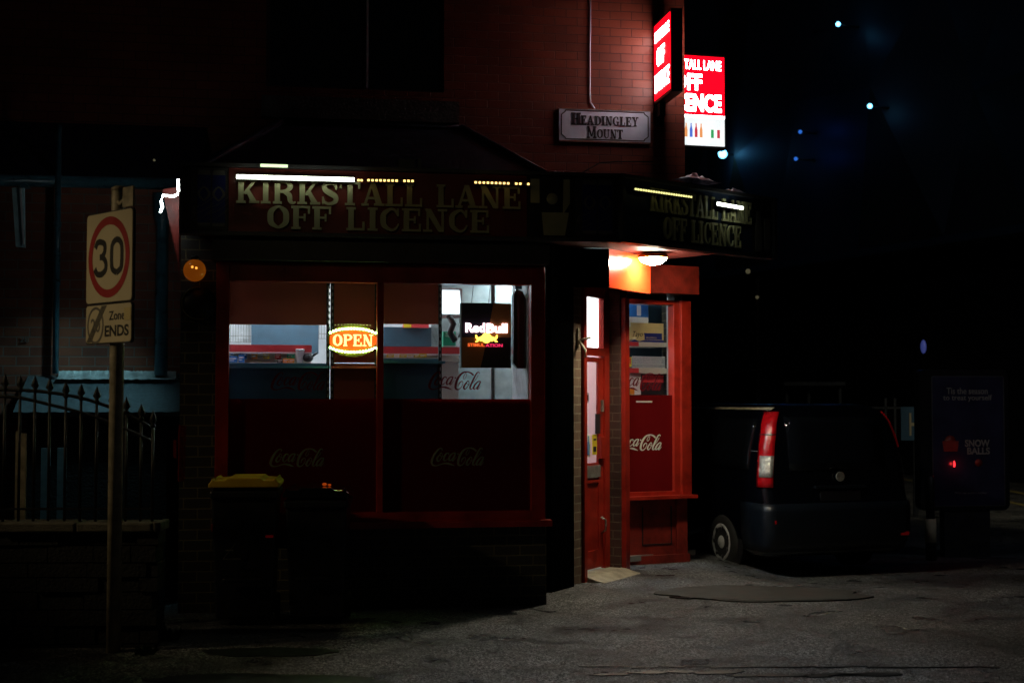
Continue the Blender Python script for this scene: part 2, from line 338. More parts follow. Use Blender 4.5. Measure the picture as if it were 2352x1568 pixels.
def catmull(pts, k=6):
    out = []; n = len(pts)
    for i in range(n-1):
        p0 = pts[max(i-1,0)]; p1 = pts[i]; p2 = pts[i+1]; p3 = pts[min(i+2,n-1)]
        for j in range(k):
            t = j/k; out.append([.5*((2*b)+(c-a)*t+(2*a-5*b+4*c-d)*t*t+(3*b-a-3*c+d)*t**3) for a,b,c,d in zip(p0,p1,p2,p3)])
    out.append(list(pts[-1])); return out
class Pen:
    """strokes in a unit box -> prisms; every stroke stands a hair prouder than the one before"""
    def __init__(s, mb, x0, z0, sx, sz, y, depth): s.mb, s.x0, s.z0, s.sx, s.sz, s.y, s.d, s.k = mb, x0, z0, sx, sz, y, depth, 0
    def P(s, pts):
        s.k += 1; y = s.y - s.d - .0002*(s.k % 7)
        s.mb.poly([(s.x0+a*s.sx, s.z0+b*s.sz) for a, b in pts], y, s.y)
    def rect(s, a0, a1, b0, b1): s.P([(a0,b0),(a1,b0),(a1,b1),(a0,b1)])
    def ribbon(s, pts, k=6):
        q = catmull(pts, k); L = []; Rr = []
        for i, p in enumerate(q):
            a = q[max(i-1,0)]; b = q[min(i+1,len(q)-1)]
            dx, dz = (b[0]-a[0])*s.sx, (b[1]-a[1])*s.sz; l = math.hypot(dx, dz) or 1e-6
            nx, nz = -dz/l*p[2]/2, dx/l*p[2]/2
            X, Z = s.x0+p[0]*s.sx, s.z0+p[1]*s.sz
            L.append((X+nx, Z+nz)); Rr.append((X-nx, Z-nz))
        s.k += 1; n = len(q)
        yy = [s.y - s.d - .0002*(s.k % 7) - .0006*i/n for i in range(n)]
        vs = [(L[i][0], yy[i], L[i][1]) for i in range(n)] + [(Rr[i][0], yy[i], Rr[i][1]) for i in range(n)]
        vs += [(L[i][0], s.y, L[i][1]) for i in range(n)] + [(Rr[i][0], s.y, Rr[i][1]) for i in range(n)]
        fs = []
        for i in range(n-1):
            fs += [(i, n+i, n+i+1, i+1), (2*n+i, i, i+1, 2*n+i+1), (n+i, 3*n+i, 3*n+i+1, n+i+1)]
        fs += [(0, 2*n, 3*n, n), (n-1, 2*n-1, 4*n-1, 3*n-1)]
        s.mb.add(vs, fs)

def slab(mb, text, x0, x1, z0, z1, y, depth, caps=None, st=.20):
    """bold slab-serif capitals"""
    W = {'I':.42,'K':.86,'R':.86,'S':.66,'T':.78,'A':.86,'L':.70,'N':.88,'E':.74,'O':.80,'F':.70,'C':.74,'H':.90,'D':.82,'G':.80,'Y':.82,'M':1.02,'U':.84,' ':.42,'P':.76}
    hs = caps or [1]*len(text)
    tot = sum(W[c]*h for c, h in zip(text, hs)) + .05*(len(text)-1)
    Hh = z1-z0; k = (x1-x0)/tot; x = x0
    for c, h in zip(text, hs):
        w = W[c]; p = Pen(mb, x, z0, k*h, Hh*h, y, depth); r = p.rect; sr = .10 if st < .22 else .13
        k2 = k*h
        def stem(a, bot=True, top=True, ex=.08):
            r(a, a+st, 0, 1)
            if bot: r(a-ex, a+st+ex, 0, sr)
            if top: r(a-ex, a+st+ex, 1-sr, 1)
        if c == 'I': stem((w-st)/2)
        elif c == 'K':
            stem(.10); p.P([(.28,.42),(.38,.36),(.74,.93),(.62,.93)]); p.P([(.36,.56),(.46,.66),(.80,.06),(.56,.06)])
            r(.52,.80,1-sr,1); r(.50,.88,0,sr)
        elif c in 'RP':
            stem(.08, ex=.07)
            p.ribbon([(.26,.95,.10*k2),(.52,.93,.13*k2),(.66,.75,.20*k2),(.52,.56,.13*k2),(.26,.52,.10*k2)])
            if c == 'R': p.ribbon([(.44,.52,.14*k2),(.62,.38,.19*k2),(.66,.14,.17*k2),(.76,.04,.10*k2),(.86,.10,.05*k2)])
        elif c == 'S':
            p.ribbon([(.56,.70,.05*k2),(.50,.88,.10*k2),(.32,.94,.13*k2),(.14,.84,.17*k2),(.16,.64,.20*k2),(.34,.50,.22*k2),(.54,.36,.20*k2),(.55,.16,.17*k2),(.36,.05,.12*k2),(.14,.10,.10*k2),(.08,.30,.05*k2)])
            r(.54,.61,.66,.98); r(.04,.10,.02,.34)
        elif c == 'T':
            r((w-st)/2,(w+st)/2,0,1-sr*.9); r((w-st)/2-.09,(w+st)/2+.09,0,sr); r(.0,w,1-sr,1); r(0,.08,.72,1); r(w-.08,w,.72,1)
        elif c == 'A':
            p.P([(.08,.04),(.18,.04),(.46,1),(.36,1)]); p.P([(.34,1),(.52,1),(.80,.04),(.56,.04)]); r(.2,.62,.28,.38); r(-.01,.27,0,sr); r(.48,.88,0,sr)
        elif c == 'L': stem(.08, ex=.07); r(.1,.66,0,sr); r(.59,.67,0,.38)
        elif c in 'EF':
            stem(.08, ex=.07); r(.1,.66,1-sr,1); r(.60,.68,.68,1); r(.2,.48,.47,.56); r(.45,.52,.36,.67)
            if c == 'E': r(.1,.70,0,sr); r(.63,.71,0,.34)
        elif c == 'N':
            r(.12,.21,0,1); r(.0,.33,0,sr); r(.67,.76,0,1); r(.54,.88,1-sr,1); p.P([(.04,1),(.28,1),(.76,.0),(.56,.0)])
        elif c == 'O': p.ribbon([(.40,.05,.09*k2),(.16,.24,.19*k2),(.12,.5,.21*k2),(.16,.76,.19*k2),(.40,.95,.09*k2),(.64,.76,.19*k2),(.68,.5,.21*k2),(.64,.24,.19*k2),(.40,.05,.09*k2)])
        elif c in 'CG':
            p.ribbon([(.64,.68,.05*k2),(.56,.88,.09*k2),(.40,.95,.10*k2),(.16,.76,.18*k2),(.12,.5,.21*k2),(.16,.24,.18*k2),(.40,.05,.10*k2),(.58,.12,.08*k2),(.68,.32,.05*k2)])
            r(.62,.69,.64,.98)
            if c == 'G': r(.56,.74,.05,.40); r(.46,.80,.36,.45)
        elif c == 'H': stem(.10); stem(.60); r(.2,.7,.45,.55)
        elif c == 'D': stem(.08, ex=.07); p.ribbon([(.2,.95,.09*k2),(.48,.92,.12*k2),(.68,.72,.19*k2),(.71,.5,.21*k2),(.68,.28,.19*k2),(.48,.08,.12*k2),(.2,.05,.09*k2)])
        elif c == 'Y': r(.31,.51,0,.5); r(.22,.60,0,sr); p.P([(.06,1),(.30,1),(.49,.46),(.33,.46)]); p.P([(.62,1),(.74,1),(.50,.46),(.38,.46)]); r(-.01,.38,1-sr,1); r(.52,.83,1-sr,1)
        elif c == 'M':
            r(.12,.21,0,1); r(.0,.33,0,sr); r(.74,.93,0,1); r(.66,1.02,0,sr); r(.66,1.0,1-sr,1); p.P([(.02,1),(.28,1),(.58,.15),(.44,.15)]); p.P([(.74,1),(.86,1),(.58,.12),(.47,.15)])
        elif c == 'U':
            p.ribbon([(.18,.96,.19*k2),(.18,.5,.19*k2),(.19,.25,.18*k2),(.40,.06,.11*k2),(.62,.2,.10*k2),(.66,.5,.09*k2),(.66,.96,.09*k2)]); r(.02,.36,1-sr,1); r(.54,.82,1-sr,1)
        x += (w+.05)*k*h if h == 1 else (w*h+.05)*k

SCRIPT = [
 [(600,445,18),(640,395,34),(590,352,34),(515,378,50),(415,475,74),(318,625,84),(256,780,90),(242,880,84),(300,955,60),(410,975,36),(560,935,32),(720,892,50),(860,905,72),(980,945,48),(1085,990,10)],
 [(545,580,22),(470,670,58),(440,760,64),(485,812,40),(565,755,24),(622,650,24),(632,560,20),(590,518,26),(548,572,34),(590,640,20),(690,640,14)],
 [(850,590,22),(872,545,34),(820,522,36),(740,590,60),(690,700,66),(692,780,54),(745,798,32),(840,720,18)],
 [(1105,522,40),(1020,535,40),(922,622,60),(880,740,66),(905,798,42),(985,735,20),(1100,560,18)],
 [(1125,515,36),(1052,680,60),(996,782,50),(1045,790,28),(1150,660,12)],
 [(1180,565,46),(1235,552,46)],
 [(1330,860,14),(1352,765,44),(1430,685,34),(1482,705,24),(1480,800,22),(1400,920,26),(1300,978,46),(1222,935,76),(1216,820,82),(1270,640,86),(1370,480,76),(1480,382,54),(1600,346,44),(1700,352,50),(1800,392,62),(1890,470,60)],
 [(1625,352,18),(1535,470,24),(1500,570,22),(1542,600,18),(1605,520,18),(1632,400,16)],
 [(1650,690,26),(1565,800,56),(1522,900,62),(1560,966,40),(1640,900,22),(1712,785,22),(1712,695,24),(1672,672,28),(1625,735,26),(1680,800,16),(1770,790,12)],
 [(2110,410,18),(2092,356,34),(2020,375,46),(1930,520,60),(1830,720,66),(1762,880,66),(1764,955,48),(1822,955,28),(1905,850,16)],
 [(1840,760,12),(1950,640,18),(2060,470,22)],
 [(2145,682,40),(2062,690,40),(1955,785,60),(1892,900,66),(1915,965,42),(2000,900,20),(2130,715,18)],
 [(2160,680,36),(2085,840,60),(2018,945,50),(2062,960,28),(2165,840,12)],
]
def script(mb, x0, x1, z0, z1, y, depth=.0012):
    sx = (x1-x0)/2000; sz = (z1-z0)/660
    for st in SCRIPT:
        p = Pen(mb, x0, z0, 1, 1, y, depth); p.k = SCRIPT.index(st) % 6
        p.ribbon([((a-220)*sx, (990-b)*sz, w*(sx+sz)/2) for a, b, w in st], 5)

def prect(fr, x0, y0, x1, y1, yl):        # pixel rectangle -> local extents on plane y = yl
    a, t = fr.px(x0, y0, yl); b, u = fr.px(x1, y1, yl); return a, b, min(u, t), max(u, t)   # xl, xr, zb, zt

# ================================================================== SETTING
def sst(t): t = max(0, min(1, t)); return t*t*(3-2*t)
def gz(x, y):
    return -.2*sst((x-2.0)/1.3)*sst((y-13.4)/2.2) - .2*sst((y-16.5)/5.5)*sst((x-2.5)/2)
xs = [-90,-60,-35,-20,-12,-8,-6,-5]+[-4+.25*i for i in range(49)]+[9,10,12,15,20,28,40,60,90]
ys = [-12,-6,0,3,5,6,7]+[8+.25*i for i in range(65)]+[25,26,28,30,35,40,50,65,90,140]
g = MB(); nx = len(xs)
g.add([(x, y, gz(x, y)) for y in ys for x in xs], [(j*nx+i, j*nx+i+1, (j+1)*nx+i+1, (j+1)*nx+i) for j in range(len(ys)-1) for i in range(nx-1)], True)
struct(g.build('ground', M['asphalt']))
def ragged(cx, cy, rx, ry, z, n=46, seed=1, amp=.25, name='ground_patch', m=None, zt=.012):
    rnd = random.Random(seed); ph = [rnd.uniform(0, 6.28) for _ in range(6)]; pts = []
    for i in range(n):
        a = 2*math.pi*i/n; k = 1 + amp*(math.sin(2*a+ph[0])*.5+math.sin(5*a+ph[1])*.25+math.sin(9*a+ph[2])*.15+rnd.uniform(-.1,.1))
        pts.append((cx+rx*k*math.cos(a), cy+ry*k*math.sin(a)))
    mb = MB(); mb.prismz(pts, z-.01, z+zt); return struct(mb.build(name, m))
x, y = ground_at(1750, 1364); ragged(x, y, 1.0, .5, 0, seed=5, amp=.2, m=M['patch'], zt=.012)
x, y = ground_at(620, 1497); ragged(x, y, .42, .20, 0, seed=8, m=M['crack_shadow'], name='shadow_patch', zt=.005)  # this near-black patch and the next paint shadow shapes on the ground
x, y = ground_at(620, 1562); ragged(x, y, .72, .22, 0, seed=12, m=M['crack_shadow'], name='shadow_patch', zt=.005)
mb = MB(); rnd = random.Random(14); pts = [ground_at(1536+i*15, 1372+7*min(1, i/12)+(1 if i < 12 else -.0)*rnd.uniform(-1.5,1.5)) for i in range(29)]
for i in range(28):
    (xa, ya), (xb, yb) = pts[i], pts[i+1]; wd = .05*(1-abs(i-8)/24); mb.prismz([(xa,ya-wd),(xb,yb-wd*rnd.uniform(.5,1)),(xb,yb),(xa,ya)], .003, .014)
struct(mb.build('tarmac_crack', M['crack_shadow']))
# broken kerb line along the bottom of the picture
mb = MB(); rnd = random.Random(4)
for i in range(16):
    px0 = 1330+i*60; x0, y0 = ground_at(px0, 1531+rnd.uniform(-2,2)); x1, y1 = ground_at(px0+62, 1531+rnd.uniform(-2,2))
    pts = [(x0, y0-.022), (x1, y1-.022+rnd.uniform(-.02,.01)), (x1, y1), (x0, y0)]
    mb.prismz(pts, .002, .006)
for i in range(9):
    cxp = 1420+i*75+rnd.uniform(-20,20); x0, y0 = ground_at(cxp, 1548+rnd.uniform(-6,6)); r0 = rnd.uniform(.05,.11)
    mb.prismz([(x0+r0*2.2*math.cos(a)*rnd.uniform(.5,1.2), y0+r0*.7*math.sin(a)*rnd.uniform(.5,1.2)) for a in [k*.7 for k in range(9)]], .002, .0065)
struct(mb.build('tarmac_crack', M['crack_shadow']))
# far road lines
def strip(p0, p1, w, z, m, name):
    a = Vector(ground_at(*p0, z)+(z,)); b = Vector(ground_at(*p1, z)+(z,)); n = Vector((-(b-a).y, (b-a).x, 0)).normalized()*w/2
    mb = MB(); mb.add([a-n, b-n, b+n, a+n], [(0,1,2,3)]); return struct(mb.build(name, m))
strip((2040,1092),(2420,1174), .16, -.394, M['yellow_line'], 'road_line')
strip((2040,1070),(2420,1147), .16, -.394, M['yellow_line'], 'road_line')
strip((2040,1050),(2420,1082), .8, -.392, M['patch'], 'far_pavement')

# ================================================================== SHOP BUILDING
shop = thing('shop_building', S, 'brick corner shop with red painted front, canted doorway and dark upper storey', 'building')
AL, ZC = S.px(413, 900, 0)[0], 3.30
fz0 = 3.19; fz1 = 3.73
YM = 1.75
wx0, wx1, wz0, wz1 = prect(S, 523, 1180, 1218, 655, 0); wz0, wz1 = min(wz0,wz1), max(wz0,wz1)
sillz = S.px(1060, 1198, 0)[1]; fl = S.px(495, 900, 0)[0]; frr = S.px(1250, 900, 0)[0]
mb = MB()
mb.box(AL, -.002, 0, .25, -.3, sillz-.03)                  # stall riser
mb.box(AL, fl, 0, .25, sillz-.03, ZC-.02)                    # left pier
mb.build('stall_riser', M['dark_brick'], shop)
mb = MB(); mb.box(fl, -.002, .03, .25, wz1+.16, ZC-.02); mb.box(frr, -.002, .0, .25, sillz-.03, wz1+.16)
mb.build('front_header', M['black'], shop)
# upper storey
xr, _ = S.px(1573, 300, YM)
uw = [S.px(612, 0, YM)[0], S.px(1020, 0, YM)[0]]; uz = S.px(800, 205, YM)[1]
mb = MB(); LFT = -9.5
mb.box(LFT, uw[0], YM, YM+.3, 3.30, 9); mb.box(uw[1], xr, YM, YM+.3, 3.30, 9); mb.box(uw[0], uw[1], YM, YM+.3, 3.30, uz); mb.box(uw[0], uw[1], YM, YM+.3, uz+1.7, 9)
mb.box(xr-.3, xr, YM+.3, 7, 3.30, 9)
mb.build('upper_wall', M['upper_brick'], shop)
mb = MB(); a, b_, c, d = prect(S, 600, 268, 1055, 234, YM-.12); mb.box(a, b_, YM-.12, YM+.05, c, d); mb.build('stone_sill', M['stone'], shop)
# upper window
wf = MB(); mxp = S.px(840, 100, YM+.08)[0]
wf.box(uw[0], uw[0]+.04, YM+.06, YM+.12, uz, uz+1.7); wf.box(uw[1]-.04, uw[1], YM+.06, YM+.12, uz, uz+1.7)
wf.box(mxp-.035, mxp-.012, YM+.02, YM+.12, uz, uz+1.7); wf.box(uw[0]+.04, uw[1]-.04, YM+.062, YM+.118, uz, uz+.03)
win = wf.build('upper_window', M['frame_dark'], shop)
mb = MB(); mb.box(mxp+.0, mxp+.024, YM+.0, YM+.1, uz+.02, uz+1.7); mb.build('mullion', M['white_dirty'], win)
mb = MB(); mb.box(uw[0]+.04, uw[1]-.04, YM+.09, YM+.094, uz+.03, uz+1.7); mb.build('pane', M['glass_up'], win)
mb = MB(); cx0 = S.px(678, 100, YM+.2)[0]; cx1 = S.px(772, 100, YM+.2)[0]; n = 26
pts = [(cx0+(cx1-cx0)*i/n, YM+.2+.03*math.sin(i*1.7)+.01*math.sin(i*.6)) for i in range(n+1)]
mb.add([(x,y,uz+.05) for x,y in pts]+[(x,y,uz+1.7) for x,y in pts], [(i,i+1,n+2+i,n+1+i) for i in range(n)], True); mb.build('curtain', M['curtain'], win)
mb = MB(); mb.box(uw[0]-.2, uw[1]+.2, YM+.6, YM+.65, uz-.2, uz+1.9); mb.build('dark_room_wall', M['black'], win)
# lean-to roof over the front
rt = 4.50
a0 = S.px(468, 400, -.2)[0]; a1 = S.px(650, 285, YM)[0]; a2 = S.px(1060, 295, YM)[0]; a3 = S.px(1250, 400, -.2)[0]
mb = MB(); mb.add([(a0,-.2,3.74),(a3,-.2,3.74),(a3+.3,YM,3.74),(a0-.25,YM,3.74),(a1,YM,rt),(a2,YM,rt)], [(0,1,5,4),(1,2,5),(0,4,3),(3,2,1,0),(3,4,5,2)])
rf = mb.build('lean_to_roof', M['slate'], shop)
mb = MB(); mb.tube([(a0,-.2,3.76),(a1,YM-.03,rt+.02)], .035, 6); mb.tube([(a1,YM-.03,rt+.02),(a2,YM-.03,rt+.02)], .03, 6); mb.tube([(a2,YM-.03,rt+.02),(a3,-.2,3.76)], .03, 6)
mb.build('ridge_tile', M['slate'], rf)
# flat roof slab over the whole ground floor (polygon in shop frame)
def toS(P): q = Vector((P[0], P[1], 0)) - S.o; return (S.u.dot(q), S.v.dot(q))
F1 = SF.w(2.19, 0)
poly = [(AL,-.2),(fx-.03,-.2)] + [toS(SF.w(2.16, .05)), toS(SF.w(2.16, 1.6)), (1.2, 5.4), (AL, 5.4)]
mb = MB(); mb.prismz(poly, 3.45, 3.62); mb.build('flat_roof', M['slate'], shop)
# soffit
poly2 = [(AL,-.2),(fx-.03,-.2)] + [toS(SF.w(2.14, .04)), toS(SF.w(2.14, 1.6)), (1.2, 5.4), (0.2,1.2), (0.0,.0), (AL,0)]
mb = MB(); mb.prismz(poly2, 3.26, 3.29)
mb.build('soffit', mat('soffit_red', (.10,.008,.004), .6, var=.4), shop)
# room shell
mb = MB()
mb.box(AL, 1.8, 5.0, 5.2, .0, 3.25); mb.box(AL, AL+.15, .25, 5.0, .0, 3.3)
mb.build('inner_wall', M['white'], shop)
mb = MB(); mb.prismz([(AL,.25),(-.25,.25),(-.25,.85),toS(D.w(0,.3)),toS(D.w(1.1,.3)),toS(B.w(1,.2)),(1.6,5),(AL,5)], .04, .1); mb.build('shop_floor', M['floor'], shop)
mb = MB(); mb.prismz([(AL,.25),(-.01,.25),(0.02,.9),toS(D.w(0,.02)),toS(D.w(1.1,.02)),toS(B.w(.95,.02)),(1.7,5),(AL,5)], 3.2, 3.25); mb.build('shop_ceiling', M['ceil'], shop)
mb = MB(); mb.box(-.12, -.101, .25, 1.1, 0, 3.2); mb.build('inner_lining', M['white_dirty'], shop)
mb = MB(); mb.box(-.10, -.003, .25, 1.0, 0, 3.2); mb.build('bay_return_wall', M['dark_brick'], shop)
q0 = toS(B.w(.78,.1)); mb = MB(); mb.box(q0[0]-.1, q0[0], q0[1], 5.0, -.3, 3.3); mb.build('side_wall', M['dark_brick'], shop)
# front window: frame, mullion, panes
fw = MB(); y0, y1 = -.04, .08
mxl, mxr = S.px(865, 900, 0)[0], S.px(880, 900, 0)[0]
fw.box(fl, wx0, y0, y1, sillz, wz1+.16); fw.box(wx1, frr, y0, y1, sillz, wz1+.16)
fw.box(wx0, wx1, y0, y1, wz1, wz1+.16); fw.box(mxl, mxr, y0, y1, wz0, wz1); fw.box(wx0, wx1, y0, y1, sillz, wz0)
fwin = fw.build('front_window', M['red'], shop, bevel=.004)
mb = MB(); mb.box(fl-.02, frr+.05, -.11, .0, sillz-.04, sillz+.015); mb.build('window_sill', M['red'], fwin)
mb = MB(); mb.box(wx0, mxl, .03, .036, wz0, wz1); mb.build('pane', M['glass'], fwin)
mb = MB(); mb.box(mxr, wx1, .03, .036, wz0, wz1); mb.build('pane', M['glass'], fwin)
vz = S.px(1000, 916, .03)[1]; bxr = S.px(900, 1000, .02)[0]
mb = MB(); mb.box(wx0, mxl, .024, .028, wz0, vz); mb.build('window_vinyl', M['vinyl_front'], fwin)
mb = MB(); mb.box(mxr, wx1, .024, .028, wz0, vz); mb.build('window_vinyl', M['vinyl_front'], fwin)
for (p0, p1, ya, yb, mm, nm) in [(623,750,896,854,'vinyl_dark','dark_script_logo'),(985,1108,895,853,'vinyl_dark','dark_script_logo'),(620,748,1072,1029,'vinyl_white_dim','pale_script_logo'),(990,1115,1070,1027,'vinyl_white_dim','pale_script_logo')]:
    a, b_, c, d = prect(S, p0, ya, p1, yb, .02); mb = MB(); script(mb, a, b_, min(c,d), max(c,d), .022); mb.build(nm, M[mm], fwin)
mb = MB(); mb.box(fl-.03, frr+.02, -.16, .0, wz1+.17, wz1+.34); mb.build('shutter_box', M['frame_dark'], shop)

# ---- doorway
mb = MB(); mb.box(-.36, -.06, 0, .28, .0, 3.26); mb.box(-.06,.0,.05,.28,.0,3.26)
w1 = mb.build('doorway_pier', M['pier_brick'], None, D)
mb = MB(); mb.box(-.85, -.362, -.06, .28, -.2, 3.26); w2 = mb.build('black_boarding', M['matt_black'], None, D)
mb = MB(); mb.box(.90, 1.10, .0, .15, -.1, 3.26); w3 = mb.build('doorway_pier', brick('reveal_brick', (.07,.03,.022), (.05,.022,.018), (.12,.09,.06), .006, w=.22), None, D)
shopM = Matrix.Translation(S.o) @ Matrix.Rotation(S.a, 4, 'Z')
def adopt(o, fr, parent=shop):
    m = Matrix.Translation(fr.o) @ Matrix.Rotation(fr.a, 4, 'Z'); o.parent = parent
    o.matrix_parent_inverse = Matrix.Identity(4); lm = shopM.inverted() @ m
    o.location = lm.to_translation(); o.rotation_euler = lm.to_euler()
for o in (w1, w2, w3): adopt(o, D)
def sub(mb, name, m, fr, parent=None, bevel=0):
    """part that lives in another frame: child of the shop, or of a part already in that frame"""
    o = mb.build(name, m, None, fr, bevel)
    if parent is None: adopt(o, fr)
    else: o.parent = parent; o.location = (0,0,0); o.rotation_euler = (0,0,0)
    return o
mb = MB(); mb.box(-.05, .012, -.03, .20, -.02, 3.26); sub(mb, 'door_post', M['red'], D)
mb = MB(); mb.box(.93, 1.035, -.05, .0-.001, -.02, 2.86); sub(mb, 'door_post', M['red'], D)
mb = MB(); mb.box(-.0, .93, -.03, .9, -.15, .05); mb.prismx([(-.03,.05),(-.22,-.0),(-.22,-.1),(-.03,-.1)], .0, .93)
sub(mb, 'door_step', M['concrete'], D, bevel=.01)
YD = .14
def dpx(px, py): return D.px(px, py, YD)
zT = dpx(1380,686)[1]; zr0 = dpx(1380,800)[1]; zr1 = dpx(1380,818)[1]; gz1 = dpx(1360,831)[1]; gz0 = dpx(1360,1063)[1]
leafR = dpx(1386, 1100)[0]; gR = dpx(1375, 1000)[0]; jR = dpx(1397, 1000)[0]
mb = MB(); mb.box(.012, jR, YD-.02, YD+.03, zr1+.0, zr0); mb.box(leafR+.004, jR, YD-.02, YD+.03, .05, zr1); mb.box(leafR-.03, jR, YD-.021, YD+.03, zr0, 3.05)
mb.box(.012, leafR-.03, YD-.02, YD+.03, zT-.0, 3.05)
df = sub(mb, 'door_frame', M['red'], D, bevel=.003)
mb = MB(); n = 4; trR = leafR-.03
for i in range(n):
    za = zr0+(zT-zr0)*i/n; zb = zr0+(zT-zr0)*(i+1)/n
    mb.add([(.012,YD-.01,za),(trR,YD-.01,za),(trR,YD+.05,zb),(.012,YD+.05,zb),(.012,YD-.006,za),(trR,YD-.006,za),(trR,YD+.054,zb),(.012,YD+.054,zb)], [(0,1,2,3),(7,6,5,4),(0,4,5,1),(1,5,6,2),(2,6,7,3),(3,7,4,0)])
sub(mb, 'louvre', M['glass'], D, df)
mb = MB(); lt = zr1-.015
mb.box(gR, leafR, YD, YD+.028, .07, lt); mb.box(.02, .09, YD, YD+.028, .07, lt); mb.box(.09, gR, YD, YD+.028, gz1, lt)
mz0 = dpx(1370,1080)[1]; mb.box(.09, gR, YD, YD+.028, mz0, gz0)
p1 = dpx(1370,1100)[1]; p2 = dpx(1370,1108)[1]; mb.box(.09, gR, YD-.004, YD+.028, p2, p1)
bz = dpx(1370,1262)[1]; mb.box(.09, gR, YD, YD+.028, .07, bz)
mb.box(.09, gR, YD+.012, YD+.02, bz, mz0)
door = sub(mb, 'shop_door', M['red'], D, bevel=.003)
mb = MB(); mb.box(.09, gR, YD+.02, YD+.024, gz0, gz1); sub(mb, 'pane', M['glass'], D, door)
mb = MB(); mb.box(.2, gR+.02, YD-.012, YD-.002, dpx(1370,1095)[1], dpx(1370,1068)[1]); sub(mb, 'letter_plate', M['grey_metal'], D, door)
mb = MB(); mb.box(gR+.05, gR+.09, YD-.02, YD, dpx(1382,945)[1], dpx(1382,918)[1]); sub(mb, 'door_lock', M['grey_metal'], D, door)
mb = MB(); mb.tube([(gR+.06,YD-.004,.42),(gR+.06,YD-.05,.45),(gR+.06,YD-.05,.55),(gR+.06,YD-.004,.58)], .012); sub(mb, 'door_handle', M['grey_metal'], D, door)
mb = MB(); mb.box(gR+.0, leafR-.01, YD-.03, YD-.004, dpx(1385,1052)[1], dpx(1385,1002)[1]); sub(mb, 'push_plate', M['red'], D, door)
def card(fr, p0, y0p, p1, y1p, yl, mats, name, label, cat, depth=.006, art=None, group=None):
    a, b_, c, d = prect(fr, p0, y1p, p1, y0p, yl); c, d = min(c,d), max(c,d)
    r = Frame(*fr.w((a+b_)/2, yl, c)[:], math.degrees(fr.a)); w = (b_-a)/2; h = d-c
    mb = MB(); mb.box(-w, w, 0, depth, 0, h)
    if art: art(mb, w, h)
    o = mb.build(name, mats, None, r); tag(o, label, cat, group); return o
card(D, 1368, 950, 1379, 996, YD-.02, [M['card_black']], 'door_notice', 'small dark notice stuck on the edge of the door glass', 'notice')
def art_leaf(mb, w, h): mb.cur = 1; mb.box(-w*.7, w*.7, -.002, 0, h*.15, h*.4); mb.box(-w*.5, w*.6, -.002, 0, h*.7, h*.8)
card(D, 1361, 997, 1371, 1044, YD-.01, [M['card_yellow'], M['card_black']], 'door_leaflet', 'yellow green leaflet stuck low on the shop door glass', 'leaflet', art=art_leaf)
def art_bot(mb, w, h):
    mb.cur = 1; mb.poly([(-w*.5,h*.1),(w*.5,h*.1),(w*.6,h*.55),(w*.2,h*.75),(w*.2,h*.95),(-w*.2,h*.95),(-w*.2,h*.75),(-w*.6,h*.55)], -.003, 0)
card(D, 1346, 998, 1356, 1050, YD+.03, [M['card_white'], M['card_blue']], 'bottle_sticker', 'small blue and white sticker at the bottom of the door glass', 'sticker', art=art_bot)
# entry side wall inside (pink), with notice
e0 = Frame(*D.w(.80, .35)[:], math.degrees(S.a)+87)
mb = MB(); mb.box(0, 1.0, 0, .05, .1, 3.2)
pw = tag(mb.build('partition_wall', M['pink'], None, Frame(.35, 16.5, 0, 4)), 'pale pink partition wall seen through the shop door glass', 'wall')
card(D, 1346, 902, 1353, 924, .5, [M['card_white'], M['card_black']], 'hanging_notice', 'small square notice hanging inside behind the upper door glass', 'notice', art=lambda mb,w,h: (setattr(mb,'cur',1), mb.box(-w*.5,w*.5,-.002,0,h*.2,h*.8)))
wl = tag(MB().box(0, .8, 0, .03, 2.40, 3.15).build('transom_glow_panel', emis('transom_glow',(.92,1,1),2.6), None, Frame(.42, 16.42, 0, 4)), 'added glowing white panel seen through the louvred window over the door', 'light panel')  # glowing surface added to whiten the louvred window
# header boxes over doorway and side window
Pc = Vector((1.425, 14.6, 0)); H1 = Frame(Pc.x, Pc.y, 0, 60); H2 = Frame(1.494, 15.3, 0, 28)
mb = MB(); mb.box(-.961, 0, 0, .012, 2.88, 3.255); sub(mb, 'header_board', M['red_gloss'], H1)
mb = MB(); mb.box(-.2, .638, 0, .012, 2.95, 3.255); sub(mb, 'header_board', M['red_dull'], H2)
H3 = Frame(.945-.004, 13.772, 0, 9.5); mb = MB(); mb.box(-.72, 0, 0, .03, 2.88, 3.255); sub(mb, 'black_header_board', M['matt_black'], H3)
mb = MB(); mb.box(-.2, .5, .0, .02, 2.89, 3.0); sub(mb, 'black_header_board', M['matt_black'], B)
mb = MB(); mb.prismz([toS(H3.w(-.7,.035)), toS(H3.w(-.01,.035)), toS(H1.w(-.005,.013)), toS(H2.w(.0,.013)), toS(H2.w(.638,.013)), toS(H2.w(.638,.6)), toS(B.w(0,.03)), toS(D.w(.95,.14)), toS(D.w(.0,.06)), toS(D.w(-.5,-.02))], 2.955, 2.99)
mb.build('header_underside', M['black'], shop)
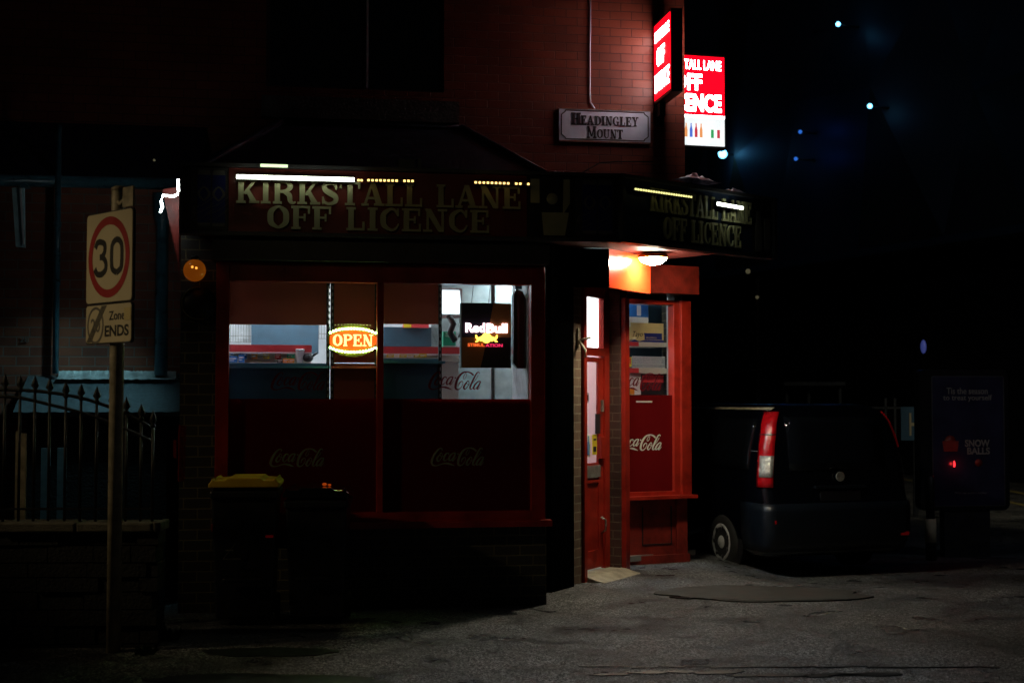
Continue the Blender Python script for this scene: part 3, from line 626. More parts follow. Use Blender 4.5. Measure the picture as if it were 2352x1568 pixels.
# ---- side window (frame B)
bl = B.px(1438, 900, 0)[0]; br_ = B.px(1545, 900, 0)[0]; bo = B.px(1580, 900, 0)[0]
zt = B.px(1500, 699, 0)[1]; zb = B.px(1500, 1128, 0)[1]; zs = B.px(1500, 1137, 0)[1]; vz2 = B.px(1500, 907, 0)[1]
b558 = B.px(1558, 900, 0)[0]
mb = MB(); mb.box(bl-.3, br_, -.03, .09, zt, 2.90); mb.box(bl-.3, bl+.02, -.028, .088, zs, zt); mb.box(br_, b558, -.03, .09, zs, 2.90); mb.box(b558, bo, -.07, .10, zs, 2.90); mb.box(bl-.3, br_, -.03, .09, zs, zb)
sw = sub(mb, 'side_window', M['red'], B, bevel=.004)
mb = MB(); mb.box(bl-.3, bo+.03, -.14, .0, zs-.035, zs); sub(mb, 'window_sill', M['red'], B, sw)
mb = MB(); mb.box(bl+.02, br_, .02, .026, zb, zt); sub(mb, 'pane', M['glass'], B, sw)
mb = MB(); mb.box(bl+.02, br_, .012, .016, zb, vz2); sub(mb, 'window_vinyl', M['vinyl'], B, sw)
for (y0p, y1p, mm, nm) in [(1035,997,'vinyl_white','pale_script_logo'),(897,857,'vinyl_dark','dark_script_logo')]:
    a, b_, c, d = prect(B, 1421, y0p, 1522, y1p, .01); mb = MB(); script(mb, a, b_, min(c,d), max(c,d), .010); sub(mb, nm, M[mm], B, sw)
mb = MB(); a, b_, c, d = prect(B, 1461, 924, 1498, 921, .01); mb.box(a, b_, .008, .011, min(c,d), max(c,d)+.004); sub(mb, 'vinyl_slot', M['vinyl_white'], B, sw)
mb = MB(); pr = B.px(1563, 1200, 0)[0]
mb.box(bl-.3, pr-.05, .02, .1, -.2, zs-.035); mb.box(pr-.05, bo-.02, -.01, .1, -.2, zs-.035); mb.box(bl-.3, bo, -.03, .02, -.2, .09)
rp = sub(mb, 'side_riser', M['red_dull'], B, bevel=.003)
mb = MB()
for (a, b_, c, d) in [(B.px(1472,0,0)[0], B.px(1474,0,0)[0], .2,.62), (B.px(1537,0,0)[0], B.px(1539,0,0)[0], .2,.62), (B.px(1472,0,0)[0], B.px(1539,0,0)[0], .2,.212)]: mb.box(a,b_,.012,.02,c,d)
sub(mb, 'riser_groove', M['black'], B, rp)

# ================================================================== FASCIA SIGNS
def can(mb, cx, z0, z1, w, y, idx):
    mb.cur = idx[0]; mb.box(cx-w/2, cx+w/2, y-.006, y, z0+.03, z1-.04)
    mb.cur = idx[1]; mb.poly([(cx-w/2,z1-.04),(cx+w/2,z1-.04),(cx+w*.42,z1),(cx-w*.42,z1)], y-.006, y); mb.poly([(cx-w*.44,z0),(cx+w*.44,z0),(cx+w/2,z0+.03),(cx-w/2,z0+.03)], y-.006, y)
    p = Pen(mb, cx-.055, (z0+z1)/2-.03, .11, .13, y-.006, .002)
    p.ribbon([(.5,.05,.012),(.1,.5,.022),(.5,.95,.012),(.9,.5,.022),(.5,.05,.012)])
    for k in range(3): p.ribbon([(-.3,-1.2+.4*k,.004),(.4,-1.0+.4*k,.004),(1.2,-.5+.4*k,.004)])
FY = -.25
fas = thing('fascia_sign', S, 'long red fascia sign with cream raised letters over the front shop window', 'shop sign')
fL = S.px(413, 450, FY)[0]; fR = fx
mb = MB(); mb.box(fL, fR, FY+.02, FY+.08, fz0, fz1); mb.build('backing_board', M['black'], fas)
mb = MB(); mb.box(fL, fR, FY-.03, FY+.10, fz1, fz1+.03); mb.box(fL, fR, FY-.02, FY+.09, fz0-.03, fz0); mb.box(fL, fL+.02, FY-.02, FY+.09, fz0, fz1); mb.build('sign_frame', M['frame_dark'], fas)
a = S.px(525,470,FY)[0]; b_ = S.px(1210,470,FY)[0]
mb = MB(); mb.box(a, b_, FY+.008, FY+.019, fz0+.005, fz1-.005); mb.build('red_panel', M['fascia'], fas)
l1 = prect(S, 541, 474, 1196, 421, FY); l2 = prect(S, 613, 531, 1124, 477, FY)
mb = MB(); slab(mb, 'KIRKSTALL LANE', l1[0], l1[1], S.px(860,474,FY)[1], S.px(860,421,FY)[1], FY-.012, .022); mb.build('lettering', M['cream'], fas)
mb = MB(); slab(mb, 'OFF LICENCE', l2[0], l2[1], S.px(860,531,FY)[1], S.px(860,478,FY)[1], FY-.012, .022); mb.build('lettering', M['cream'], fas)
for (p0, p1) in [(438,522),(1322,1412)]:
    a = S.px(p0,470,FY)[0]; b_ = S.px(p1,470,FY)[0]; mb = MB(); mb.cur = 2; mb.box(a, b_, FY+.008, FY+.019, fz0+.01, fz1-.01)
    can(mb, a+(b_-a)*.36, fz0+.04, fz1-.03, (b_-a)*.36, FY+.008, (0,1)); can(mb, a+(b_-a)*.76, fz0+.04, fz1-.03, (b_-a)*.36, FY+.008, (0,1))
    mb.cur = 1; txt(mb, '4', a+.01, a+.04, fz0+.12, fz0+.2, FY+.008, .003)
    mb.build('can_panel', [M['card_navy'], M['sign_grey'], M['frame_dark']], fas)
a = S.px(1215,470,FY)[0]; b_ = S.px(1312,470,FY)[0]; w = b_-a
mb = MB(); mb.cur = 1; mb.box(a, b_, FY+.008, FY+.019, fz0+.01, fz1-.01); mb.cur = 0
mb.box(a+.04*w, a+.25*w, FY, FY+.008, fz0+.30, fz1-.03); mb.poly([(a+.35*w,fz0+.02),(a+.85*w,fz0+.02),(a+.95*w,fz0+.22),(a+.3*w,fz0+.22)], FY, FY+.008)
mb.poly([(a+.8*w,fz0+.2),(a+.97*w,fz0+.3),(a+.97*w,fz1-.03),(a+.82*w,fz1-.03)], FY-.002, FY+.008); mb.lathe([(.001,0),(.05,0),(.05,.006),(.001,.006)], a+.55*w, FY+.002, fz0+.34, 14, 'y')
mb.build('beer_glass_panel', [M['cream'], M['black']], fas)
# side fascia
fas2 = thing('side_fascia_sign', SF, 'dark blue fascia sign with cream letters over the canted shop doorway', 'shop sign')
mb = MB(); mb.box(.0, 2.19, .0, .08, fz0, fz1); mb.build('backing_board', M['fascia_blue'], fas2)
mb = MB(); mb.box(-.02, 2.21, -.05, .10, fz1, fz1+.03); mb.box(-.02, 2.21, -.04, .09, fz0-.03, fz0); mb.box(-.02,.02,-.045,.09,fz0,fz1); mb.box(2.17,2.21,-.045,.09,fz0,fz1); mb.build('sign_frame', M['frame_dark'], fas2)
a, _ = SF.px(1490, 470, 0); b_, _ = SF.px(1722, 500, 0)
mb = MB(); slab(mb, 'KIRKSTALL LANE', a, b_, fz0+.28, fz1-.05, -.008, .02); mb.build('lettering', M['cream'], fas2)
a, _ = SF.px(1521, 530, 0); b_, _ = SF.px(1698, 550, 0)
mb = MB(); slab(mb, 'OFF LICENCE', a, b_, fz0+.04, fz0+.25, -.008, .02); mb.build('lettering', M['cream'], fas2)
a, _ = SF.px(1728, 530, 0)
mb = MB(); mb.cur = 1; mb.box(a, 2.16, -.01, -.001, fz0+.01, fz1-.01); mb.cur = 0; w = 2.16-a
mb.poly([(a+.1*w,fz0+.03),(a+.45*w,fz0+.03),(a+.45*w,fz0+.25),(a+.35*w,fz0+.42),(a+.2*w,fz0+.42),(a+.1*w,fz0+.25)], -.016, -.01); mb.box(a+.6*w, a+.9*w, -.016, -.01, fz0+.05, fz0+.36)
mb.build('bottle_panel', [M['sign_grey'], M['black']], fas2)

# LED strips
def led(fr, p0, y0p, p1, y1p, yl, h, m, label, dots=False, name='led_strip'):
    a, za = fr.px(p0, y0p, yl); b, zb_ = fr.px(p1, y1p, yl)
    r = Frame(*fr.w(a, yl, za)[:], math.degrees(fr.a)); t = thing(name, r, label, 'light strip', 'led strips along the fascia')
    L = b-a; dz = zb_-za
    mb = MB(); mb.add([(0,.003,-h),(L,.003,dz-h),(L,.003,dz+h),(0,.003,h),(0,.012,-h),(L,.012,dz-h),(L,.012,dz+h),(0,.012,h)], [(0,1,2,3),(7,6,5,4),(0,4,5,1),(3,2,6,7),(0,3,7,4),(1,5,6,2)])
    mb.build('strip_backing', M['frame_dark'], t); mb = MB()
    if dots:
        n = max(2, int(L/.033)); rr = random.Random(int(p0))
        for i in range(n):
            if rr.random() < .12: continue
            x = L*(i+.5)/n; z = dz*(i+.5)/n; mb.box(x-.009, x+.009, -.006, .002, z-.008, z+.008)
    else:
        mb.add([(0,-.012,-h*.7),(L,-.012,dz-h*.7),(L,-.012,dz+h*.7),(0,-.012,h*.7),(0,.002,-h*.7),(L,.002,dz-h*.7),(L,.002,dz+h*.7),(0,.002,h*.7)], [(0,1,2,3),(7,6,5,4),(0,4,5,1),(3,2,6,7),(0,3,7,4),(1,5,6,2)])
    mb.build('led_row', m, t); return t
LY = FY-.07
led(S, 543, 406, 814, 413, LY, .022, M['e_led'], 'long bright white led strip above the letters KIRKST')
led(S, 820, 414, 834, 414.5, LY, .012, M['e_dot'], 'tiny stub of orange led dots right of the bright white strip', True)
led(S, 842, 414, 952, 416, LY, .012, M['e_dot'], 'row of orange led dots above the letters TALL on the front sign', True)
led(S, 1088, 419, 1218, 423, LY, .012, M['e_dot'], 'row of orange led dots above the right end of the word LANE', True)
led(S, 598, 380, 661, 382, -.34, .016, M['e_led_dim'], 'short pale green led bar along the roof edge above the long white strip', name='led_bar')
led(SF, 1457, 434, 1590, 453, -.08, .010, M['e_dot2'], 'thin row of yellowish led dots on the side fascia', True)
led(SF, 1647, 468, 1705, 478, -.08, .02, M['e_led'], 'short bright led strip above LANE on the side fascia')
# rope light on the left corner
rp_ = [(409,412),(410,438),(408,446),(398,451),(374,449),(370,462),(373,474),(368,488)]
mb = MB(); mb.tube([(lambda q: (q[0], -.2, q[1]))(S.px(a, b, -.2)) for a, b in rp_], .0095, 8)
tag(mb.build('rope_light', M['e_rope'], None, S), 'glowing white zigzag rope light hanging at the left end of the front sign', 'rope light')
# red end board behind the rope
q = [S.px(a, b, .1) for a, b in [(376,434),(410,430),(411,446),(372,446)]]; q2 = [S.px(a, b, .1) for a, b in [(376,452),(411,448),(411,640),(408,600)]]
mb = MB(); mb.poly(q, .1, .13); mb.poly(q2, .1, .14); tag(mb.build('side_sign_board', M['red_dull'], None, S), 'small red board bracket beside the rope light at the shop corner', 'sign board')
# bulkhead lamp
d = ray(1500, 592); t_ = 14.17/d.y; lp = Vector((d.x*t_, 14.17, 3.26))
bl_ = thing('bulkhead_lamp', Frame(lp.x, lp.y, 3.255, 0), 'round lit bulkhead lamp under the soffit above the shop door', 'lamp')
mb = MB(); mb.lathe([(.10,0),(.145,-.02),(.148,-.045),(.14,-.05)], n=32); mb.build('lamp_base', M['yellow_lid'], bl_)
mb = MB(); mb.lathe([(.138,-.051),(.125,-.075),(.09,-.1),(.05,-.114),(.002,-.12)], n=32); mb.build('diffuser', M['e_lamp'], bl_)

# ================================================================== PROJECTING SIGNS
def sign_art(mb, W, Hh, y, goods=True):
    if not goods:
        mb.cur = 0; mb.box(0, W, y-.004, y, 0, Hh); mb.cur = 1
        txt(mb, 'KIRKSTALL LANE', W*.06, W*.94, Hh*.76, Hh*.90, y-.004, .003, .02); txt(mb, 'OFF', W*.18, W*.66, Hh*.42, Hh*.66, y-.004, .003, .03); txt(mb, 'LICENCE', W*.06, W*.94, Hh*.09, Hh*.33, y-.004, .003, .025)
        return
    zb_ = Hh*.33
    mb.cur = 0; mb.box(0, W, y-.004, y, zb_, Hh)
    mb.cur = 2; mb.box(0, W, y-.004, y, 0, zb_-.02)
    mb.cur = 1; mb.box(0, W, y-.0045, y, zb_-.02, zb_+.008)
    m = W*.05
    txt(mb, 'KIRKSTALL LANE', m, W-m, Hh*.845, Hh*.955, y-.004, .003, .015)
    txt(mb, 'OFF', W*.18, W*.64, Hh*.61, Hh*.80, y-.004, .003, .03)
    txt(mb, 'LICENCE', m, W-m, Hh*.375, Hh*.575, y-.004, .003, .04)
    for k, (cx, mi) in enumerate([(.2,3),(.28,3),(.38,3),(.46,4),(.54,5),(.62,3),(.80,6),(.9,5)]):
        mb.cur = mi; x = cx*W; z = Hh*.09; w = .016
        if k < 6: mb.poly([(x-w,z),(x+w,z),(x+w,z+.08),(x+.006,z+.12),(x+.006,z+.15),(x-.006,z+.15),(x-.006,z+.12),(x-w,z+.08)], y-.007, y-.004)
        else: mb.box(x-w, x+w, y-.007, y-.004, z, z+.09)
arts = [M['e_box'], M['e_boxw'], M['e_boxp'], emis('art_orange',(.9,.35,.12),.9), emis('art_blue',(.1,.2,.8),.8), emis('art_red',(.7,.05,.08),.8), emis('art_green',(.05,.5,.15),.7)]
# sign one: perpendicular to the front wall, lit face towards the left
xs1, zt1 = S.px(1502, 63, YM-.05); _, zb1 = S.px(1504, 233, YM-.05); H_1 = zt1-zb1
G1 = S.sub(xs1+.0, YM-.05, zb1, -90)       # local x runs from the wall towards the street; front (-y) faces left
s1 = thing('lightbox_sign', G1, 'black edged red lightbox sign projecting from the brick wall above the street name plate', 'lit sign')
W1 = .60; mb = MB(); mb.box(-.02, W1+.02, .006, .12, -.03, H_1+.03); mb.build('sign_case', M['black'], s1)
mb = MB(); sign_art(mb, W1, H_1, .004, False); mb.build('lit_face', arts, s1)
mb = MB(); sign_art(mb, W1, H_1, .004, False); mb.v = [(W1-x, .126-y, z) for x, y, z in mb.v]; mb.build('lit_face', arts, s1)
mb = MB(); mb.box(.0,.10,.03,.09,-.16,-.03); mb.box(-.05,.0,.02,.10,-.25,.1); mb.build('bracket', M['black'], s1)
# sign two: projects from the side wall, faces the street
q = S.w(xr, YM+.55); G2 = Frame(q.x+.01, q.y, 0, 15)
_, zt2 = G2.px(1620, 130, 0); _, zb2 = G2.px(1620, 335, 0); H_2 = zt2-zb2; xR = G2.px(1664, 230, 0)[0]; W2 = .72
G2 = G2.sub(xR-W2, 0, zb2)
s2 = thing('lightbox_sign', G2, 'tall red and white lightbox sign sticking out past the building corner', 'lit sign')
mb = MB(); mb.box(-.02, W2+.02, .006, .12, -.03, H_2+.03); mb.build('sign_case', M['black'], s2)
mb = MB(); sign_art(mb, W2, H_2, .004); mb.build('lit_face', arts, s2)
# street name plate
xa, xb, za, zb_ = prect(S, 1284, 324, 1494, 252, YM-.03); za, zb_ = min(za,zb_), max(za,zb_); w = xb-xa; h = zb_-za-.01
NP = S.sub(xa, YM-.03, za, 0); npl = thing('street_name_plate', NP, 'white enamel street name plate reading Headingley Mount on the brick wall', 'street sign')
mb = MB(); mb.box(0, w, 0, .022, 0, h); mb.build('plate', M['enamel'], npl, bevel=.003)
mb = MB(); mb.box(0, w, -.004, -.0005, h-.012, h); mb.box(0, w, -.004, -.0005, 0, .01); mb.build('rusty_rim', M['rust'], npl)
mb = MB(); i = .025; c = .045; t = .010
o_ = [(i+c,i),(w-i-c,i),(w-i-c+.01,i+.018),(w-i-.012,i+c-.01),(w-i,i+c),(w-i,h-i-c),(w-i-.012,h-i-c+.01),(w-i-c+.01,h-i-.018),(w-i-c,h-i),(i+c,h-i),(i+c-.01,h-i-.018),(i+.012,h-i-c+.01),(i,h-i-c),(i,i+c),(i+.012,i+c-.01),(i+c-.01,i+.018)]
for k in range(len(o_)):
    a = Vector(o_[k]); b = Vector(o_[(k+1) % len(o_)]); dd = (b-a).normalized(); nn = Vector((-dd.y, dd.x))*t/2
    mb.poly([tuple(a-nn-dd*.003), tuple(b-nn+dd*.003), tuple(b+nn+dd*.003), tuple(a+nn-dd*.003)], -.003-.0002*(k%3), 0)
slab(mb, 'HEADINGLEY', w*.13, w*.865, h*.50, h*.86, -.001, .004, caps=[1]+[.78]*9, st=.27)
slab(mb, 'MOUNT', w*.30, w*.695, h*.11, h*.47, -.001, .004, caps=[1]+[.78]*4, st=.27)
mb.build('raised_lettering', M['sign_black'], npl)
# wall cable
cp = [(1356,-20),(1356,60),(1355,130),(1355,215),(1356,235),(1362,244),(1367,251)]
mb = MB(); mb.tube([(lambda q: (q[0], YM-.012, q[1]))(S.px(a, b, YM-.012)) for a, b in cp], .008, 8)
tag(mb.build('wall_cable', M['enamel'], None, S), 'thin pale cable running down the brick wall to the name plate', 'cable')
# crumpled sheets and loose cables on the flat roof
def crumple(p0, p1, yp, hpx, yl, seed, fr, label):
    a, z = fr.px(p0, yp, yl); b, _ = fr.px(p1, yp, yl); hh = hpx/240; rr = random.Random(seed); n = 14; mb = MB()
    vs = []; 
    for j in range(5):
        for i in range(n):
            u = i/(n-1); vs.append(((b-a)*u, j*.05+rr.uniform(-.02,.02), hh*math.sin(math.pi*min(1,u*1.1))*math.sin(math.pi*j/4)*rr.uniform(.4,1.1)))
    mb.add(vs, [(j*n+i, j*n+i+1, (j+1)*n+i+1, (j+1)*n+i) for j in range(4) for i in range(n-1)])
    o = mb.build('crumpled_sheet', M['plastic_sheet'], None, fr.sub(a, yl, 3.77 if seed != 3 else 3.86)); o.modifiers.new('s','SOLIDIFY').thickness = .004
    tag(o, label, 'plastic sheet', 'sheets on the shop roof'); return o
crumple(1250, 1330, 402, 10, -.15, 1, S, 'crumpled plastic sheet on the roof edge left of the name plate pole')
crumple(1535, 1575, 400, 16, .25, 2, SF, 'bright crumpled sheet on the roof right under the brick corner')
crumple(1580, 1660, 425, 18, .1, 3, SF, 'long crumpled sheet on the roof below the blue lamp')
crumple(1680, 1730, 460, 22, .05, 4, SF, 'crumpled sheet at the far right end of the shop roof')
mb = MB(); pts = [(1330,402),(1352,388),(1378,374),(1420,371),(1500,372)]
mb.tube([(lambda q: (q[0], .2, q[1]))(S.px(a, b, .2)) for a, b in pts], .006, 6)
tag(mb.build('loose_cable', M['black'], None, S), 'black loose cable arching over the shop roof', 'cable')
a, z = S.px(915, 390, -.18); mb = MB(); mb.box(0, .14, 0, .1, 0, .07); mb.box(.17,.2,.02,.06,.0,.08); tag(mb.build('junction_box', M['frame_dark'], None, S.sub(a, -.18, 3.78)), 'small grey junction box on the roof edge above the word LANE', 'junction box')

# amber globe lamp and round plate on the left pier
a, z = S.px(447, 621, -.12); gl = thing('globe_lamp', S.sub(a, -.12, z), 'amber globe lamp with two bright points on the dark left pier', 'lamp')
mb = MB(); mb.sphere((0,0,0), .094, 24); mb.build('globe', M['e_amber'], gl)
mb = MB(); mb.sphere((-.014,-.088,.02), .011, 8); mb.sphere((.018,-.087,.012), .011, 8); mb.build('bulb', M['e_amberb'], gl)
mb = MB(); mb.lathe([(.03,.085),(.035,.11),(.03,.12)]); mb.tube([(0,0,.11),(0,.12,.13)], .012); mb.build('lamp_bracket', M['black'], gl)
a, z = S.px(455, 697, -.03); rd = thing('round_plate', S.sub(a, -.03, z), 'dark round plate with a faint yellow ring below the amber globe', 'plaque')
mb = MB(); mb.lathe([(.001,-.01),(.15,-.01),(.15,.028),(.001,.028)], n=36, axis='y'); mb.build('plate', M['black'], rd)
mb = MB(); n = 36; mb.tube([(.135*math.cos(2*math.pi*i/n), -.012, .135*math.sin(2*math.pi*i/n)) for i in range(8, 30)], .006, 6); mb.build('yellow_ring', mat('dim_yellow_ring', (.10,.09,.02), .6), rd)

# ================================================================== INSIDE THE SHOP
def ceil_light(x, y, label):
    t = thing('ceiling_light', S.sub(x, y, 3.2), label, 'light', 'ceiling lights inside the shop')
    mb = MB(); mb.box(-.6,.6,-.09,.09,-.05,-.001); mb.build('casing', M['white'], t)
    mb = MB(); mb.box(-.58,.58,-.07,.07,-.085,-.052); mb.build('tube_cover', M['e_tube'], t); return t
ceil_light(-2.2, 2.2, 'ceiling light at the left side of the shop interior'); ceil_light(-.5, 2.9, 'ceiling light in the middle of the shop interior')
ceil_light(.55, 2.35, 'ceiling light just inside the shop doorway')
def shelf_unit(fr, x0, x1, y, label, px_top, px_gap0, px_gap1, back='brown_board', low='blue_board'):
    t = thing('window_shelving', fr.sub(0, y, 0), label, 'shelving', 'shelving units standing in the front window')
    z1 = fr.px(700, px_top, y)[1]; g1 = fr.px(700, px_gap0, y)[1]; g0 = fr.px(700, px_gap1, y)[1]
    mb = MB(); mb.box(x0, x1, 0, .02, g1, z1+.35); mb.build('upper_back_board', M[back], t)
    mb = MB(); mb.box(x0, x1, 0, .02, .8, g0); mb.build('lower_back_board', M[low], t)
    mb = MB(); mb.box(x0, x1, -.30, -.002, g0-.05, g0-.03); mb.build('ledge', M[low], t)
    for xx in (x0+.015, x1-.015):
        mb = MB(); mb.box(xx-.015, xx+.015, -.03, -.003, .1, z1+.35); u = mb.build('upright', M['frame_dark'], t)
        mb = MB(); k = .85
        while k < z1: mb.box(xx-.005, xx+.005, -.034, -.031, k, k+.03); k += .06
        mb.build('slot_row', M['wire'], u)
    return t, g0
sx = lambda p, y: S.px(p, 780, y)[0]
YS = .45
shelf_unit(S, sx(515,YS), sx(757,YS), YS, 'brown backed shelving unit behind the left half of the left pane', 655, 746, 834)
shelf_unit(S, sx(759,YS), sx(868,YS), YS, 'narrow brown backed shelving unit behind the open sign', 655, 832, 834, low='brown_board')
_, g0 = shelf_unit(S, sx(870,YS), sx(1014,YS), YS, 'brown backed shelving unit behind the left half of the right pane', 658, 742, 822)
# far gondola with red price strip
def gondola(x0p, x1p, y, ztp, zbp, label):
    x0, x1 = sx(x0p, y), sx(x1p, y); zt = S.px(700, ztp, y)[1]; zb_ = S.px(700, zbp, y)[1]
    t = thing('wall_shelving', S.sub(x0, y, 0), label, 'shelving', 'wall shelving inside the shop'); L = x1-x0
    mb = MB(); mb.box(0, L, .3, .33, .1, zt+.02); mb.build('back_panel', M['shelf'], t)
    mb = MB(); mb.box(0, L, 0, .298, zt-.005, zt+.02); mb.box(0, L, 0, .298, zb_-.03, zb_); mb.build('shelf', M['shelf'], t)
    mb = MB(); mb.box(0, L, -.012, -.001, zt-.05, zt+.02); mb.build('price_strip', M['strip_red'], t)
    mb = MB(); mb.box(0, L, -.013, -.001, zt-.066, zt-.051); mb.build('label_rail', M['white'], t)
    return zb_
zs1 = gondola(505, 716, 1.9, 797, 833, 'shelving with red price strip seen through the left pane')
zs2 = gondola(865, 1062, 2.0, 799, 820, 'shelving with dull red strip seen through the right pane')
def carton(p0, p1, yp0, yp1, y, mats, label, name='carton', dep=.12, art=None, fr=S, cat='box', group='goods on the shop shelves'):
    a, b_, c, d = prect(fr, p0, yp1, p1, yp0, y); c, d = min(c,d), max(c,d); w = (b_-a)/2; h = d-c
    mb = MB(); mb.box(-w, w, 0, dep, 0, h)
    if art: art(mb, w, h)
    return tag(mb.build(name, mats, None, fr.sub((a+b_)/2, y, c)), label, cat, group)
def stripes(mb, w, h):
    mb.cur = 1; mb.box(-w*.8, w*.8, -.002, 0, h*.55, h*.72); mb.box(-w*.7, w*.3, -.002, 0, h*.25, h*.38)
carton(524, 545, 818, 832, 1.88, [M['card_blue'], M['card_white']], 'blue and white packet at the left edge of the lit shelf', art=stripes)
carton(548, 561, 814, 832, 1.88, [M['card_blue'], M['card_white']], 'taller blue and white packet second from the left on the lit shelf', art=stripes)
carton(636, 650, 824, 833, 1.88, [M['card_black'], M['card_white']], 'dark packet left of the orange boxes', art=stripes)
carton(650, 663, 823, 833, 1.88, [M['card_orange'], M['card_white']], 'orange box touching the dark packet', art=stripes)
carton(664, 676, 823, 833, 1.88, [M['card_orange'], M['card_white']], 'orange box beside the striped cup', art=stripes)
mb = MB(); a, z = S.px(689, 833, 1.9); mb.lathe([(.03,0),(.045,.12),(.05,.125),(.045,.135)], n=18); tag(mb.build('striped_cup', M['card_white'], None, S.sub(a, 1.9, z)), 'white cup on the lit shelf right of the orange boxes', 'cup')
mb = MB(); a, z = S.px(707, 833, 1.9); mb.sphere((0,0,.05), .055, 12, .8); mb.tube([(.04,0,.06),(.09,0,.1)], .012); tag(mb.build('black_jug', M['black'], None, S.sub(a, 1.9, z)), 'black rounded jug at the right end of the lit shelf', 'jug')
for k, (p0, p1, tp, m_) in enumerate([(889,905,813,'card_yellow'),(906,917,815,'card_white'),(918,934,813,'card_yellow'),(935,950,812,'card_white'),(952,962,815,'card_yellow'),(963,980,812,'card_yellow')]):
    carton(p0, p1, tp, 820, 1.98, [M[m_], M['card_white'] if m_ != 'card_white' else M['card_yellow']],
        ['yellow tub at the left of the tub row','white tub between two yellow tubs','second yellow tub from the left in the tub row','taller white tub in the middle of the tub row','short yellow tub right of the tall white tub','yellow tub at the right end of the tub row'][k], 'tub', .08, stripes, cat='tub', group='row of tubs on the right shelf')
rr = random.Random(31)
for i in range(7):
    p0 = 524+i*27; wd = rr.uniform(12,22); tp = rr.uniform(803,812); cl = ['card_white','card_blue','card_orange','card_yellow','strip_red','card_green','card_white'][i]
    carton(p0, p0+wd, tp, 824, 2.12, [M[cl], M['card_white'] if cl != 'card_white' else M['card_blue']], ['white','blue','orange','yellow','red','green','wide white'][i]+' packet standing at the back of the left lit shelf', 'packet', .06, stripes, cat='packet', group='packets at the back of the left shelf')
# wire baskets on the far wall
def basket(p0, p1, y0p, y1p, y, fr, label, step=.028, back='white'):
    a, b_, c, d = prect(fr, p0, y1p, p1, y0p, y); c, d = min(c,d), max(c,d); w = b_-a; h = d-c
    t = thing('wire_basket', fr.sub(a, y, c), label, 'wire basket', 'wire baskets inside the shop'); mb = MB(); x = 0
    while x < w: mb.box(x, x+.005, 0, .005, 0, h); x += step
    for zz in (.0, h*.33, h-.006): mb.box(0, w, -.004, -.001, zz, zz+.006)
    mb.build('wire_grid', M['wire'] if back is None else M['grey_metal'], t)
    if back: mb = MB(); mb.box(0, w, .05, .06, 0, h); mb.build('lit_back', M[back], t)
    return t
basket(510, 577, 745, 786, 3.2, S, 'white wire basket panel at the left edge of the left pane')
basket(732, 752, 745, 778, 3.2, S, 'narrow white wire basket panel left of the open sign')
mb = MB(); a, b_, c, d = prect(S, 577, 800, 732, 745, 2.9); mb.box(a, b_, 2.9, 3.1, c-.05, d+.12)
tag(mb.build('dark_cabinet', M['navy_board'], None, S), 'dark blue cabinet between the two wire panels', 'cabinet')
mb = MB(); a, b_, c, d = prect(S, 882, 800, 1014, 752, 2.6); mb.box(a, b_, 2.6, 2.9, c-.1, d+.0)
tag(mb.build('dark_counter', M['navy_board'], None, S), 'dark blue counter seen through the right pane', 'counter')
carton(927, 985, 742, 752, 2.5, [M['strip_red'], M['card_yellow']], 'red and yellow box above the dark counter', art=lambda mb,w,h: (setattr(mb,'cur',1), mb.box(-w,-w*.4,-.003,0,0,h)))
carton(1018, 1047, 761, 796, 1.2, [M['card_green'], M['card_white']], 'green crisps box left of the neon energy drink sign', art=lambda mb,w,h: (setattr(mb,'cur',1), txt(mb,'SALT &',-w*.6,w*.5,h*.80,h*.92,0,.002), txt(mb,'VINEGAR',-w*.7,w*.7,h*.64,h*.76,0,.002), mb.box(-w,w,-.002,0,0,h*.06)))
# white partition and objects on the right side of the front window
mb = MB(); a = sx(1016,1.6); b_ = sx(1225,1.6); mb.box(a, b_, 2.6, 2.64, .1, 3.2)
tag(mb.build('white_partition', mat('partition_grey', (.26,.32,.32), .6), None, S), 'pale wall behind the neon energy drink sign', 'wall')
mb = MB(); a = sx(1128,.5); b_ = sx(1162,.5); c_ = S.px(1150, 916, .5)[1]; mb.box(a, a+.035, .5, .53, .8, 2.9); tag(mb.build('tall_upright', M['white_dirty'], None, S), 'narrow pale upright standing behind the lower right of the neon sign', 'upright')
t = thing('monitor', S.sub(sx(1040,.9), .9, S.px(1040,745,.9)[1]), 'glowing screen on a dark arm left of the neon sign', 'monitor')
mb = MB(); mb.box(-.11,.09,0,.04,.06,.34); mb.build('screen_case', M['white'], t)
mb = MB(); mb.poly([(-.10,.10),(.085,.10),(.06,.32),(-.10,.32)], -.006, -.001); mb.build('screen', emis('screen_glow',(.75,.95,1),2.2), t)
mb = MB(); mb.tube([(-.04,-.02,.08),(.0,-.05,.0),(-.03,-.04,-.08),(.02,-.05,-.16)], .03); mb.tube([(.06,-.03,.03),(.16,-.03,.02)], .018); mb.tube([(.05,-.03,-.1),(.12,-.03,-.12)], .02); mb.build('arm', M['black'], t)
# dark standing display by the right jamb
t = thing('display_case', S.sub(sx(1194,.35), .35, S.px(1194,846,.35)[1]), 'tall black display case with curved edge beside the right window jamb', 'display')
mb = MB(); mb.poly([(-.06,.05),(-.02,.0),(.06,.0),(.06,.62),(.03,.70),(-.03,.72),(-.06,.66)], 0, .1); mb.build('case', M['black_gloss'], t, bevel=.008)
mb = MB(); mb.poly([(.065,.04),(.09,.1),(.09,.5),(.065,.62)], .02, .06); mb.build('red_reflection', M['strip_red'], t)  # red sliver modelled for a drink sign reflected at the case edge
mb = MB(); mb.box(-.04,.02,.01,.06,.72,.85); mb.build('top_bracket', M['blue_board'], t)

